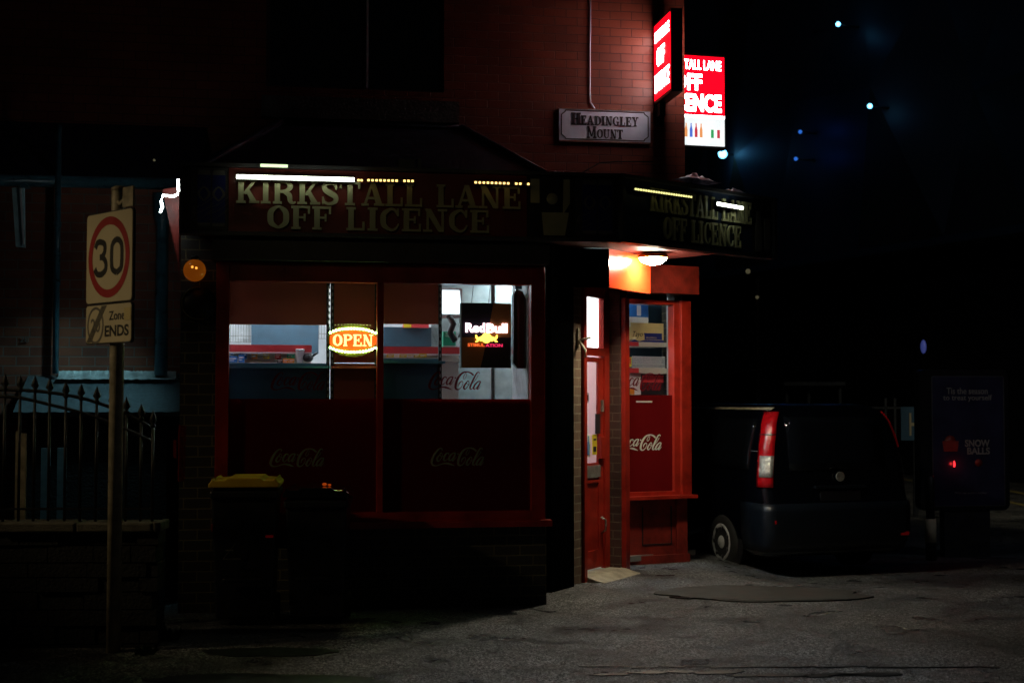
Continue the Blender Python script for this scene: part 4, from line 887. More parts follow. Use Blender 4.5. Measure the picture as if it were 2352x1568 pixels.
mb = MB(); mb.box(wx0-.05, mxl, .17, .40, .55, vz-.03); mb.box(mxl+.001, wx1+.06, .055, .40, .55, vz-.004)  # added to block shop light from glowing through the vinyl
tag(mb.build('vinyl_light_block', M['matt_black'], None, S), 'long dark added plinth right behind the red vinyl of the front window', 'blocker')
# OPEN sign
OY = .10
xa, xb, za, zb_ = prect(S, 754, 815, 866, 748, OY); za, zb_ = min(za,zb_), max(za,zb_); w = xb-xa; h = zb_-za
op = thing('open_sign', S.sub((xa+xb)/2, OY, (za+zb_)/2), 'lit oval led sign reading open in the left window pane', 'led sign')
mb = MB(); n = 40; mb.poly([(w*.52*math.cos(2*math.pi*i/n), h*.56*math.sin(2*math.pi*i/n)) for i in range(n)], .004, .02); mb.build('sign_board', mat('sign_smoke',(.10,.06,.01),.3,bump=0), op)
mb = MB(); mb.poly([(max(-w*.47,min(w*.49,w*.52*math.cos(2*math.pi*i/n))), h*.32*math.sin(2*math.pi*i/n)) for i in range(n)], .0, .0035); mb.build('red_field', M['e_openr'], op)
mb = MB(); slab(mb, 'OPEN', -w*.41, w*.42, -h*.20, h*.20, -.002, .006); mb.build('open_letters', M['e_open'], op)
mb = MB()
for s_, k0 in ((1, .40), (-1, .40)):
    for i in range(16):
        u = -1+2*i/15; xx = u*w*.46; zz = s_*(h*.10+h*.30*math.sqrt(max(0, 1-(u*.86)**2))); mb.lathe([(.001,-.010),(.006,-.008),(.0085,-.003),(.0085,.003),(.001,.0032)], xx, -.003, zz, 10, 'y')
mb.build('green_led_ring', M['e_green'], op)
mb = MB()
for i in range(12):
    u = -1+2*i/11; mb.lathe([(.001,-.004),(.003,-.002),(.003,.002),(.001,.0022)], u*w*.36, .0, h*.50+h*.04*math.sqrt(1-u*u*.9), 8, 'y')
mb.build('small_led_row', M['e_dot2'], op)
mb = MB(); mb.tube([(-w*.48, .0, h*.45), (-w*.48, .0, h*.45+.36)], .003, 6); mb.build('hanging_chain', M['wire'], op)
mb = MB()
for i in range(6): mb.box(-w*.48-.006, -w*.48+.006, -.006, -.001, h*.55+i*.055, h*.55+i*.055+.028)
mb.build('chain_link', M['e_boxp'], op)
# neon energy drink sign
RY = .12
xa, xb, za, zb_ = prect(S, 1061, 843, 1173, 698, RY); za, zb_ = min(za,zb_), max(za,zb_); w = xb-xa; h = zb_-za
rb = thing('neon_sign', S.sub(xa, RY, za), 'navy and amber quartered neon energy drink sign with two red bulls in the right pane', 'neon sign')
mb = MB(); mb.box(-.012, w+.005, .004, .05, -.005, h+.005); mb.build('sign_case', M['frame_dark'], rb)
mb = MB(); mb.box(-.014, -.002, -.004, .05, 0, h); mb.build('side_edge', M['teal'], rb)
mb = MB(); mb.poly([(.0,h*.47),(w*.52,h*.47),(w*.64,h),(.0,h)], 0, .0035); mb.build('navy_quarter', M['bull_navy'], rb)
mb = MB(); mb.poly([(w*.45,h*.0),(w,0),(w,h*.47),(w*.52,h*.47),(w*.38,0)], 0, .0035); mb.build('navy_quarter', M['bull_navy'], rb)
mb = MB(); mb.poly([(w*.52,h*.471),(w,h*.471),(w,h),(w*.64,h)], 0, .0035); mb.build('amber_quarter', M['bull_amber'], rb)
mb = MB(); mb.poly([(0,0),(w*.38,0),(w*.52,h*.469),(0,h*.469)], 0, .0035); mb.build('amber_quarter', M['bull_amber'], rb)
mb = MB(); txt(mb, 'Red', w*.07, w*.47, h*.545, h*.695, -.004, .006, .035); txt(mb, 'Bull', w*.50, w*.93, h*.54, h*.69, -.004, .006, .035); mb.build('neon_letters', M['e_neonw'], rb)
mb = MB(); mb.lathe([(.001,-.004),(.045,-.004),(.045,.0),(.001,.0)], w*.5, -.001, h*.46, 24, 'y')
for s_ in (-1, 1):
    P_ = lambda pts: [(w*.5+s_*a*w, h*.46+b*h) for a, b in pts]
    mb.poly(P_([(.03,.045),(.10,.03),(.18,.005),(.20,.05),(.23,.045),(.225,.0),(.19,-.03),(.235,-.06),(.20,-.068),(.15,-.045),(.13,-.03),(.12,-.055),(.09,-.05),(.07,-.02),(.03,-.03)]), -.009, -.0052)
mb.build('bull_emblem', M['e_neony'], rb)
for xx in (.2, .55):
    mb = MB(); mb.tube([(w*xx,.02,h),(w*xx+.015,.02,h+.15),(w*xx,.02,h+.3),(w*xx+.01,.02,h+.6)], .003, 6); mb.build('hanging_cord', M['black'], rb)
mb = MB(); txt(mb, 'STIMUL', w*.12, w*.46, h*.325, h*.375, -.003, .004, .02); mb.build('tag_line', M['e_neono'], rb)
mb = MB(); txt(mb, 'ATION', w*.48, w*.83, h*.32, h*.37, -.003, .004, .02); mb.build('tag_line', M['e_neonr'], rb)

# goods behind the side window
BY = .30
def bc(p0, p1, a, b, y, mats, label, **k): return carton(p0, p1, a, b, y, mats, label, fr=B, **k)
def art1(mb, w, h): mb.cur = 1; mb.box(-w*.98, w*.98, -.002, 0, h*.35, h*.82); mb.cur = 2; mb.box(-w, w, -.002, 0, h*.88, h*.97); mb.cur = 0; mb.box(0, w*.35, -.004, 0, h*.4, h*.8)
bc(1436, 1489, 690, 748, BY+.05, [M['card_white'], M['card_blue'], M['card_yellow']], 'blue and white crisp box on the top shelf of the side window', art=art1)
def art2(mb, w, h):
    mb.cur = 1; mb.box(-w, w, -.002, 0, 0, h*.12); mb.box(-w*.12, w*.9, -.003, 0, h*.14, h*.48)
    mb.cur = 0; mb.poly([(-w*.8,h*.4),(-w*.7,h*.15),(-w*.4,h*.05),(-w*.1,h*.12),(-w*.1,h*.4)], -.0045, 0)
    mb.cur = 2; txt(mb, 'Tayo', -w*.75, -w*.2, h*.20, h*.56, -.0046, .002, 0, .3); mb.cur = 0; txt(mb, 'MULTIPACK', 0, w*.6, h*.2, h*.28, -.003, .002)
bc(1443, 1524, 743, 785, BY-.02, [M['card_cream'], M['card_navy'], M['card_black']], 'cream and navy cardboard multipack box in the side window', art=art2, dep=.2)
bc(1436, 1448, 735, 750, BY-.06, [M['card_white']], 'small white card hanging on the multipack box corner', name='price_card', dep=.004, cat='card')
bc(1441, 1451, 820, 842, BY, [M['card_yellow'], M['strip_red']], 'small yellow packet beside the wire basket', dep=.06, art=lambda mb,w,h: (setattr(mb,'cur',1), mb.box(0,w*.5,-.002,0,h*.3,h*.9)))
bc(1438, 1472, 858, 906, BY+.02, [M['card_white'], M['card_green'], M['card_orange']], 'white, green and orange cereal box on the lower shelf', art=lambda mb,w,h: (setattr(mb,'cur',1), mb.box(-w,-w*.4,-.002,0,0,h*.35), setattr(mb,'cur',2), mb.box(-w*.5,w*.1,-.003,0,h*.02,h*.34)))
bc(1474, 1526, 860, 905, BY+.06, [M['card_black'], M['strip_red']], 'dark red carton on the lower shelf of the side window', art=lambda mb,w,h: (setattr(mb,'cur',1), mb.box(-w*.95,w*.9,-.002,0,h*.6,h*.95)))
t = thing('side_shelving', B.sub(0, BY, 0), 'pale shelving unit with slotted upright standing in the side window', 'shelving')
for (pa, pb) in ((787, 795), (846, 857)):
    a, b_, c, d = prect(B, 1430, pb, 1528, pa, BY); mb = MB(); mb.box(a, b_, -.04, .3, min(c,d), max(c,d)); mb.build('shelf', M['shelf'], t)
    a2 = B.px(1462, 790, BY)[0]; mb = MB(); mb.box(a, a2, -.046, -.041, min(c,d)+.004, max(c,d)-.002); mb.build('price_strip', M['strip_red'], t)
a = B.px(1529, 800, BY)[0]; mb = MB(); mb.box(a, a+.02, -.05, -.02, .6, 3.0); u = mb.build('upright', M['wire'], t)
mb = MB(); k = 1.7
while k < 2.85: mb.box(a+.004, a+.012, -.053, -.0505, k, k+.02); k += .045
mb.build('slot_row', M['card_black'], u)
a, b_ = B.px(1534, 800, BY)[0], B.px(1546, 800, BY)[0]; mb = MB(); mb.box(a, b_+.05, -.03, .0, .6, 2.82); mb.build('end_panel', M['shelf'], t)
mb = MB(); a0_ = B.px(1430, 800, .7)[0]; mb.box(a0_, B.px(1545,800,.7)[0], .34, .36, .6, 3.0); mb.build('back_panel', M['navy_board'], t)
basket(1452, 1527, 819, 845, BY-.03, B, 'fine wire basket on the middle shelf of the side window', .014, None)
# window stickers at pillar
mb = MB(); a, z = D.px(1437, 800, -.01); mb.box(-.01,.01,-.02,0,0,.18); mb.tube([(-.0,-.02,.1),(.02,-.1,.13)], .012, 6); tag(mb.build('pillar_hook', M['galv'], None, D.sub(1.065, -.001, D.px(1440,805,0)[1])), 'small metal hook fixed to the brick pillar beside the side window', 'hook')
mb = MB(); mb.box(-.012,.012,-.02,0,-.06,.14); mb.tube([(.0,-.02,.02),(-.02,-.10,-.08),(-.03,-.1,-.15)], .014, 6); mb.tube([(0,-.02,.02),(.06,-.12,.05)], .014, 6); tag(mb.build('pillar_hook', M['galv'], None, D.sub(-.16, -.001, D.px(1311,785,0)[1])), 'black hooked catch on the brick pillar left of the door', 'hook')

# ================================================================== LEFT: NEIGHBOUR
YN = 1.15
nb = thing('neighbour_house', S.sub(-3.4, YN, 0), 'dark brick house with downpipes left of the shop behind the railings', 'house')
NF = S.sub(-3.4, YN, 0)
NR = NF.px(413, 700, 0)[0]; zev = NF.px(300, 432, 0)[1]
mb = MB(); mb.box(-6, NR+.3, 0, .3, -.2, zev); mb.build('yard_wall', M['yard_brick'], nb)
mb = MB(); mb.tube([(-6,-.06,zev+.02),(NR-.02,-.06,zev+.04)], .055, 8); mb.build('gutter', M['pipe_blue'], nb)
mb = MB(); mb.add([(-6,-.1,zev+.06),(NR+.2,-.1,zev+.06),(NR+.2,.6,zev+.7),(-6,.6,zev+.7)], [(0,1,2,3)]); o = mb.build('roof', M['slate'], nb); o.modifiers.new('s','SOLIDIFY').thickness = .04
p0 = NF.px(131, 600, -.1); mb = MB(); zz = NF.px(131,858,-.1)[1]; mb.tube([(p0[0],-.1,zz),(p0[0],-.1,NF.px(131,288,-.1)[1])], .028, 10)
for yy in (522, 590, 655): mb.lathe([(.034,0),(.034,.05)], p0[0], -.1, NF.px(131,yy,-.1)[1], 12)
mb.build('downpipe', M['pipe_blue'], nb)
p0 = NF.px(371, 700, -.12); mb = MB(); mb.lathe([(.058,NF.px(371,862,-.12)[1]),(.052,NF.px(371,520,-.12)[1]),(.075,NF.px(371,500,-.12)[1]),(.085,NF.px(371,445,-.12)[1])], p0[0], -.12, 0, 16); mb.build('downpipe', M['pipe_blue'], nb)
# lean-to roof
ya = -.75; a = NF.px(30, 900, ya)[0]; b_ = NF.px(436, 945, ya)[0]; zf = NF.px(250, 946, ya)[1]; zr = NF.px(250, 864, -.01)[1]
lt_ = thing('lean_to', S.sub(-3.4, YN, 0), 'low felt roofed lean-to with bright lead flashing against the yard wall', 'lean-to')
mb = MB(); n = 30; vs = []
for j in range(2):
    for i in range(n+1):
        x = a+(b_-a)*i/n - (.16 if j else 0)*(i == n); vs.append((x, ya if j == 0 else -.01, (zf if j == 0 else zr)+.004*math.sin(i*2.1)))
mb.add(vs, [(i, i+1, n+2+i, n+1+i) for i in range(n)]); o = mb.build('felt_roof', M['felt'], lt_); sd = o.modifiers.new('s','SOLIDIFY'); sd.thickness = .04
mb = MB(); rr = random.Random(3); vs = []; L0 = NF.px(135, 860, -.03)[0]; L1 = NF.px(405, 860, -.03)[0]; n = 60
for j in range(3):
    for i in range(n+1): vs.append((L0+(L1-L0)*i/n, [-.20,-.06,-.025][j]+rr.uniform(-.01,.01), [zr-.03,zr+.0,zr+.05][j]+rr.uniform(-.004,.004)))
mb.add(vs, [(j*(n+1)+i, j*(n+1)+i+1, (j+1)*(n+1)+i+1, (j+1)*(n+1)+i) for j in range(2) for i in range(n)], True); mb.build('lead_flashing', M['lead'], lt_)
mb = MB(); mb.box(a+.1, b_-.2, ya+.08, ya+.13, -.2, zf-.05); mb.build('lean_to_wall', M['stone_dark'], lt_)
# alarm box
a, z = S.px(140, 382, YM-.1); mb = MB(); mb.box(0,.15,0,.08,0,.16); tag(mb.build('alarm_box', M['sign_grey'], None, S.sub(a, YM-.1, z), bevel=.01), 'square faint alarm box on the dark upper wall left', 'alarm box')
# pale panel at far left
q = [S.px(a_, b, .6) for a_, b in [(27,432),(55,428),(57,568),(36,566)]]; mb = MB(); mb.poly(q, .6, .66)
t = thing('door_canopy_side', S, 'pale teal canopy side panel at the far left edge', 'canopy'); mb.build('side_panel', mat('canopy_teal', (.5,.75,.8), .5), t)
q = [S.px(a_, b, .58) for a_, b in [(44,432),(49,431),(55,560),(52,562)]]; mb = MB(); mb.poly(q, .585, .598); mb.build('bright_rib', M['white'], t)
mb = MB(); q = [S.px(a_, b, .55) for a_, b in [(44,431),(56,418),(66,428)]]; mb.poly(q, .55, .7); mb.build('bracket', M['pipe_blue'], t)
a, z = S.px(36, 783, .9); mb = MB(); txt(mb, '28', 0, .075, 0, .045, 0, .006); tag(mb.build('house_number', M['sign_grey'], None, S.sub(a, 1.13, z)), 'small pale house number on the dark wall at far left', 'house number')
# red board and teal door below lean-to
q = [S.px(a_, b, -.0) for a_, b in [(410,975),(428,978),(424,1105),(408,1105)]]; mb = MB(); mb.poly(q, .0, .03); q = [S.px(a_, b, .0) for a_, b in [(398,1010),(405,1010),(405,1052),(398,1050)]]; mb.poly(q, .0, .03)
tag(mb.build('red_board', M['red'], None, S), 'upright red board standing left of the shop corner', 'board')
mb = MB(); a, b_, c, d = prect(S, 92, 1200, 152, 1028, .3); x_ = (a+b_)/2; mb.box(a, x_-.03, .3, .34, c-.3, d); mb.box(x_+.03, b_, .3, .34, c-.3, d)
tag(mb.build('panelled_gate', M['teal'], None, S), 'pale blue panelled gate half hidden behind the railings', 'gate')
mb = MB(); a, z = S.px(40, 990, -1.0); mb.box(a-.012,a+.01,-1.0,-.97,.2,z); a, z = S.px(53, 995, -1.0); mb.box(a-.022,a+.022,-1.0,-.95,.2,z)
tag(mb.build('timber_post', M['galv'], None, S), 'pair of yellowish upright battens behind the railings at far left', 'post')

# stone garden wall
WY = 10.45; WF = Frame(0, WY, 0, 2.0)
we = WF.px(365, 1300, 0)[0]; wc = WF.px(200, 1200, 0)[1]
sw_ = thing('garden_wall', WF, 'low dark stone garden wall with worn coping below the iron railings', 'wall')
mb = MB(); rr = random.Random(9); zz = -.1
while zz < wc-.14:
    hh = min(rr.uniform(.10,.15), wc-.06-zz); x = -7+rr.uniform(0,.2)
    while x < we-.02:
        L = rr.uniform(.2,.45); x2 = min(x+L, we-.0-rr.uniform(0,.02)); mb.box(x+.005, x2-.005, rr.uniform(-.015,.01), .26, zz+.004, zz+hh-.006); x = x2 if x2 < we-.05 else 99
    zz += hh
mb.build('stone_courses', M['stone_dark'], sw_)
mb = MB(); x = -7
while x < we: L = .55; x2 = min(x+L, we+.02); mb.box(x+.004, x2-.004, -.04+rr.uniform(-.01,.01), .30, wc-.065, wc+rr.uniform(-.006,.006)); x += L
mb.build('coping', M['coping'], sw_, bevel=.012)
# railings on the wall
RF = Frame(0, WY+.12, 0, 2.0); rl = thing('iron_railing', RF, 'black iron railing with spear tops sweeping down to the right on the garden wall', 'railing')
top = [(-60,893),(26,895),(87,898),(135,904),(185,913),(225,925),(262,938),(300,955),(345,980)]; low_ = [(-60,908),(36,912),(115,929),(185,947),(235,964),(300,990),(345,1012)]
for pts in (top, low_):
    mb = MB(); path = catmull([(lambda q: (q[0], 0.0, q[1]))(RF.px(a, b, 0)) for a, b in pts], 4); mb.tube(path, .013, 8); mb.build('rail', M['iron'], rl)
mb = MB(); a = RF.px(-60, 1180, 0)[0]; b_ = RF.px(350, 1180, 0)[0]; zz = RF.px(200, 1170, 0)[1]; mb.box(a, b_, -.015, .015, zz, zz+.015); mb.build('rail', M['iron'], rl)
tips = [(12,858),(47,860),(81,862),(115,866),(152,874),(187,879),(223,886),(258,897),(291,910),(325,926),(352,942)]
for (a, b) in tips:
    x, z = RF.px(a, b, 0); mb = MB(); mb.tube([(x,-.001,wc),(x,-.001,z-.12)], .011, 8); bar = mb.build('bar', M['iron'], rl)
    mb = MB(); mb.lathe([(.011,-.13),(.024,-.115),(.012,-.10),(.030,-.075),(.014,-.03),(.001,0)], x, -.001, z, 8); mb.build('spearhead', M['iron'], bar)

# ================================================================== SPEED SIGN
sp = Vector(((268-1176)/F*10.17, 10.17, 0)); SPF = Frame(sp.x, sp.y, 0, -45)
# local x of plate frame points away->near ; face normal (-y) points to camera left
SPF = Frame(sp.x, sp.y, 0, -45)
ss = thing('speed_sign', SPF, 'speed limit 30 sign with zone ends plate on a grey post', 'road sign')
ztop = 1.76+(925-430)/F*10.17
mb = MB(); mb.lathe([(.050,0),(.050,ztop-.02),(.046,ztop)], n=18); mb.build('post', M['galv'], ss)
mb = MB(); mb.lathe([(.054,0),(.054,.02),(.03,.035)], 0,0, ztop-.02, 16); mb.build('post_cap', M['galv'], ss)
PYF = -.075
# plate extents from the pixels
xl, zt_ = SPF.px(201, 497, PYF); xr_, zt2_ = SPF.px(305, 479, PYF); _, zbm = SPF.px(201, 698, PYF); _, zp1 = SPF.px(201, 704, PYF); _, zp0 = SPF.px(201, 789, PYF)
def rrect(x0, x1, z0, z1, r, n=5):
    pts = []
    for cx, cz, a0_ in ((x1-r,z0+r,-90),(x1-r,z1-r,0),(x0+r,z1-r,90),(x0+r,z0+r,180)):
        for i in range(n+1): a = R(a0_+90*i/n); pts.append((cx+r*math.cos(a), cz+r*math.sin(a)))
    return pts
w = xr_-xl
mb = MB(); mb.poly(rrect(xl-.008, xr_+.008, zbm-.008, zt_+.008, .035), PYF+.002, PYF+.02); pb = mb.build('main_plate', M['sign_black'], ss)
mb = MB(); mb.poly(rrect(xl, xr_, zbm, zt_, .03), PYF-.002, PYF+.0015); mb.build('plate_face', M['sign_white'], pb)
cxm = (xl+xr_)/2; czm = (zbm+zt_)/2; r0 = min(w, zt_-zbm)*.455; r1 = r0*.80; n = 64; mb = MB()
vs = [(cxm+r*math.cos(2*math.pi*i/n), PYF-.0035, czm+r*math.sin(2*math.pi*i/n)) for r in (r0, r1) for i in range(n)]
mb.add(vs, [(i, (i+1)%n, n+(i+1)%n, n+i) for i in range(n)]); mb.build('red_ring', M['sign_red'], pb)
mb = MB(); hN = r0*.80
def digits(mb, cx, cz, h, wd, y):
    p = Pen(mb, cx-wd*1.12, cz-h/2, wd, h, y, .0015); k = wd*.24
    p.ribbon([(.06,.80,k),(.22,.95,k),(.5,.98-.02,k),(.78,.88,k),(.80,.68,k),(.62,.54,k),(.42,.52,k)]); p.ribbon([(.42,.52,k),(.68,.50,k),(.90,.34,k),(.86,.14,k),(.56,.03,k),(.22,.05,k),(.03,.20,k)])
    p = Pen(mb, cx+wd*.12, cz-h/2, wd, h, y, .0015)
    p.ribbon([(.5,.03,k),(.16,.16,k),(.10,.5,k),(.16,.84,k),(.5,.97,k),(.84,.84,k),(.90,.5,k),(.84,.16,k),(.5,.03,k)])
digits(mb, cxm+.0, czm, r0*.86, r0*.62, PYF-.002); mb.build('numerals', M['sign_black'], pb)
mb = MB(); mb.poly(rrect(xl-.004, xr_+.004, zp0-.008, zp1+.004, .03), PYF+.002, PYF+.02); p2 = mb.build('lower_plate', M['sign_black'], ss)
mb = MB(); mb.poly(rrect(xl+.003, xr_-.003, zp0, zp1, .025), PYF-.002, PYF+.0015); mb.build('plate_face', M['sign_white'], p2)
hh = zp1-zp0; mb = MB()
txt(mb, 'Zone', xl+w*.52, xl+w*.86, zp0+hh*.58, zp0+hh*.82, PYF-.002, .0015, .02); txt(mb, 'ENDS', xl+w*.43, xl+w*.95, zp0+hh*.15, zp0+hh*.45, PYF-.002, .0015, .03); mb.build('plate_text', M['sign_black'], p2)
mb = MB(); cx = xl+w*.22; cz = zp0+hh*.47; rr_ = w*.17
p = Pen(mb, cx, cz, 1, 1, PYF-.002, .0012); p.ribbon([(rr_*math.cos(2*math.pi*i/20), rr_*1.15*math.sin(2*math.pi*i/20), .018) for i in range(21)], 3)
txt(mb, '20', cx-rr_*.62, cx+rr_*.62, cz-.05, cz+.05, PYF-.002, .0015, .02)
for k in range(5): o1 = -.03+.015*k; mb.poly([(xl+.012+o1+.03, zp0+.004),(xl+.019+o1+.03, zp0+.004),(xl+w*.42+o1, zp1-.004),(xl+w*.42-.007+o1, zp1-.004)], PYF-.0045, PYF-.002)
mb.build('cancelled_roundel', M['sign_grey'], p2)
mb = MB(); mb.box(xl+w*.85, xr_-.006, PYF-.004, PYF-.002, zp0+hh*.55, zp0+hh*.88); mb.build('tape_patch', M['card_cream'], p2)
mb = MB()
for zz in (zt_-.12, zbm+.1, zp0+.07): mb.box(-.06,.06,PYF+.02,-.03,zz,zz+.03)
mb.build('clamp', M['grey_metal'], ss)
mb = MB(); mb.tube([(.02,-.02,ztop-.10),(.10,-.04,ztop-.13),(.20,-.05,ztop-.08)], .014); mb.box(.16,.30,-.06,-.045,ztop-.16,ztop-.02); mb.build('top_bracket', M['galv'], ss)
# weeds
def weed(px, py, s, label):
    x, y = ground_at(px, py); rr = random.Random(int(px)); mb = MB()
    for i in range(90):
        a = rr.uniform(0, 6.28); r = rr.uniform(0, s); h = rr.uniform(.3, 1)*s; b = rr.uniform(0, 6.28); w = .008
        bx, by = r*math.cos(a), r*math.sin(a); tx, ty = bx+.03*math.cos(b), by+.03*math.sin(b)
        mb.add([(bx-w,by,0),(bx+w,by,0),(tx+w,ty+.01,h*.7),(tx,ty,h)], [(0,1,2,3)])
    tag(mb.build('weed_clump', M['moss'], None, Frame(x, y, 0)), label, 'weed', 'weeds at the wall foot')
weed(381, 1468, .10, 'small weed clump at the end of the garden wall'); weed(330, 1502, .07, 'low weed clump in front of the garden wall near the sign post')

# ================================================================== BINS
def bin_(px, depth, top, lidm, label, s=1.0, rz=6, grp='wheelie bins in front of the shop window'):
    fr = Frame((px-1176)/F*depth, depth, 0, rz)
    t = thing('wheelie_bin', fr, label, 'bin', grp); W = .285*s; Dp = .30; h = top
    mb = MB(); a, b = W*.80, W*.93
    mb.add([(-a,-Dp*.75,.06),(a,-Dp*.75,.06),(a,Dp*.8,.06),(-a,Dp*.8,.06),(-b,-Dp,h-.09),(b,-Dp,h-.09),(b,Dp,h-.06),(-b,Dp,h-.06)], [(0,3,2,1),(4,5,6,7),(0,1,5,4),(1,2,6,5),(2,3,7,6),(3,0,4,7)])
    mb.box(-W*.97, W*.97, -Dp-.02, Dp+.02, h-.16, h-.10); mb.box(-W*.6, W*.6, -Dp-.02, -Dp+.02, .35, .39)
    mb.build('bin_body', M['bin'], t, bevel=.015)
    mb = MB(); c = [(-W,h-.075),(W,h-.075),(W*1.0,h-.045),(W*.93,h-.03),(W*.88,h-.0),(W*.82,h-.022),(W*.55,h-.018),(W*.45,h),(-W*.45,h),(-W*.55,h-.018),(-W*.82,h-.022),(-W*.88,h),(-W*.95,h-.03),(-W,h-.045)]
    mb.poly(c, -Dp-.03, Dp+.03); mb.build('lid', lidm, t, bevel=.008)
    mb = MB(); mb.tube([(-W*.9,Dp+.07,h-.08),(W*.9,Dp+.07,h-.08)], .014); mb.build('handle', M['bin'], t)
    for sgn in (-1, 1):
        mb = MB(); mb.lathe([(.02,-.02),(.10,-.02),(.10,.02),(.02,.02)], sgn*W*.85, Dp*.8, .10, 18, 'x'); mb.build('wheel', M['tyre'], t)
    return t
b1 = bin_(570, 11.55, 1.17, M['yellow_lid'], 'black wheelie bin with a yellow lid in front of the shop window', .97)
mb = MB(); mb.box(-.14,-.08,-.306,-.302,.60,.61); mb.poly([(-.16,.54),(-.155,.54),(-.06,.66),(-.065,.66)], -.31, -.305); mb.box(-.16,-.02,-.31,-.304,.535,.54); mb.build('chalk_mark', M['sign_grey'], b1)
mb = MB(); mb.box(.17,.23,-.312,-.30,.70,.72); mb.build('reflector', M['lens_red'], b1)
b2 = bin_(735, 11.62, 1.09, M['black_gloss'], 'black wheelie bin with a glossy black lid right of the yellow lidded bin', .92, 3)
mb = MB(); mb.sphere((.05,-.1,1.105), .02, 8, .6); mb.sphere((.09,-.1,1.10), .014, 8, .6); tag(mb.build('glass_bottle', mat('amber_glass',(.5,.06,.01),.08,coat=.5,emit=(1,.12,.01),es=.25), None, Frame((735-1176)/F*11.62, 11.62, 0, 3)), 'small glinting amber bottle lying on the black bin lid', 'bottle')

# ================================================================== VAN
vx, vy = (1765-1176)/F*15.8, 15.8; VF = Frame(vx, vy, -.2, 20)
van = thing('parked_van', VF, 'black van parked rear towards us beyond the red side window', 'van')
def lerp(tab, z):
    for (a, b), (c, d) in zip(tab, tab[1:]):
        if z <= c: return b+(d-b)*max(0, min(1, (z-a)/(c-a)))
    return tab[-1][1]
HW = [(.25,.90),(.5,.945),(.95,.95),(1.15,.935),(1.5,.885),(1.75,.82),(1.88,.74),(1.94,.62),(1.955,.45)]
YR = [(.25,.10),(.45,.0),(.80,.0),(.9,.05),(1.1,.06),(1.6,.13),(1.85,.22),(1.93,.36),(1.955,.5)]
YFt = [(.25,4.7),(.6,4.75),(.9,4.6),(1.05,4.1),(1.6,3.3),(1.85,2.95),(1.955,2.6)]
VW = .93
def outline(z, off=0, n=6, rc=.14):
    hw = lerp(HW, z)+off; y0 = lerp(YR, z)-off; y1 = lerp(YFt, z)+off; r = rc; pts = []
    for cx, cy, a0_ in ((hw-r,y0+r,-90),(hw-r,y1-r,0),(-hw+r,y1-r,90),(-hw+r,y0+r,180)):
        for i in range(n+1): a = R(a0_+90*i/n); pts.append((VW+cx+r*math.cos(a), cy+r*math.sin(a)))
    return pts
zl = [.25,.32,.45,.6,.8,.95,1.1,1.3,1.5,1.65,1.75,1.83,1.88,1.92,1.94,1.955]
mb = MB(); rings = [[(x, y, z) for x, y in outline(z)] for z in zl]; n = len(rings[0])
mb.add([p for r_ in rings for p in r_], [(i*n+j, i*n+(j+1)%n, (i+1)*n+(j+1)%n, (i+1)*n+j) for i in range(len(zl)-1) for j in range(n)] + [tuple(range((len(zl)-1)*n, len(zl)*n)), tuple(range(n-1,-1,-1))], True)
mb.build('body', M['van'], van)
def skin(z0, z1, sel, m, name, off=.006, steps=6, par=None):
    """patch of the body surface between two heights; sel(t,z) gives the (x,y) run on the outline"""
    mb = MB(); rows = []
    for k in range(steps+1):
        z = z0+(z1-z0)*k/steps; rows.append([(x, y, z) for x, y in sel(z, off)])
    n = len(rows[0]); mb.add([p for r_ in rows for p in r_], [(i*n+j, i*n+j+1, (i+1)*n+j+1, (i+1)*n+j) for i in range(steps) for j in range(n-1)], True)
    o = mb.build(name, m, par or van); s = o.modifiers.new('s','SOLIDIFY'); s.thickness = .006; s.offset = 0; return o
def side(y0, y1): return lambda z, off: [(VW-lerp(HW, z)-off, y0+(y1-y0)*i/6) for i in range(7)]
def rear(x0, x1): return lambda z, off: [(x0+(x1-x0)*i/6, lerp(YR, z)-off) for i in range(7)]
def corner(sgn, ys, xw):
    def f(z, off):
        o_ = outline(z, off); c = list(o_[21:28]) if sgn < 0 else list(o_[0:7][::-1])
        t = (z-.98)/(1.86-.98); yk = ys*(1-.85*t*t); hw = lerp(HW, z)+off
        a = (VW+sgn*hw, lerp(YR, z)+.14+yk)
        return [a]+c[:int(xw)]
    return f
skin(1.20, 1.78, side(.45, 1.75), M['van_glass'], 'side_window')
skin(1.20, 1.78, side(1.85, 3.0), M['van_glass'], 'side_window')
skin(1.20, 1.80, rear(.30, VW*2-.30), M['van_glass'], 'rear_window')
skin(1.405, 1.42, side(.3, 4.0), M['van_bumper'], 'waist_trim', .004, 1)
skin(1.885, 1.91, side(.28, 4.0), M['galv'], 'roof_glint', .008, 2)  # pale strip painted in for the reflection along the wet roof edge
def bump(z, off): o_ = outline(z, off); k = [(VW-lerp(HW,z)-off, 1.0-.42), (VW-lerp(HW,z)-off, .3)]; return k+o_[21:28]+o_[0:7]+[(VW+lerp(HW,z)+off,.3),(VW+lerp(HW,z)+off,.58)]
skin(.30, .84, bump, M['van_bumper'], 'bumper', .02)
for sgn in (-1, 1):
    tl = skin(1.02 if sgn < 0 else 1.45, 1.86, corner(sgn, .04, 6 if sgn < 0 else 3), M['lens_red'], 'tail_light', .012, 12)
    skin(1.60, 1.612, corner(sgn, .05, 6 if sgn < 0 else 2), M['black'], 'lens_seam', .019, 1, tl)
    skin(1.13, 1.37, corner(sgn, -.02, 6 if sgn < 0 else 2), M['lens_clear'], 'reverse_lens', .018, 4, tl)
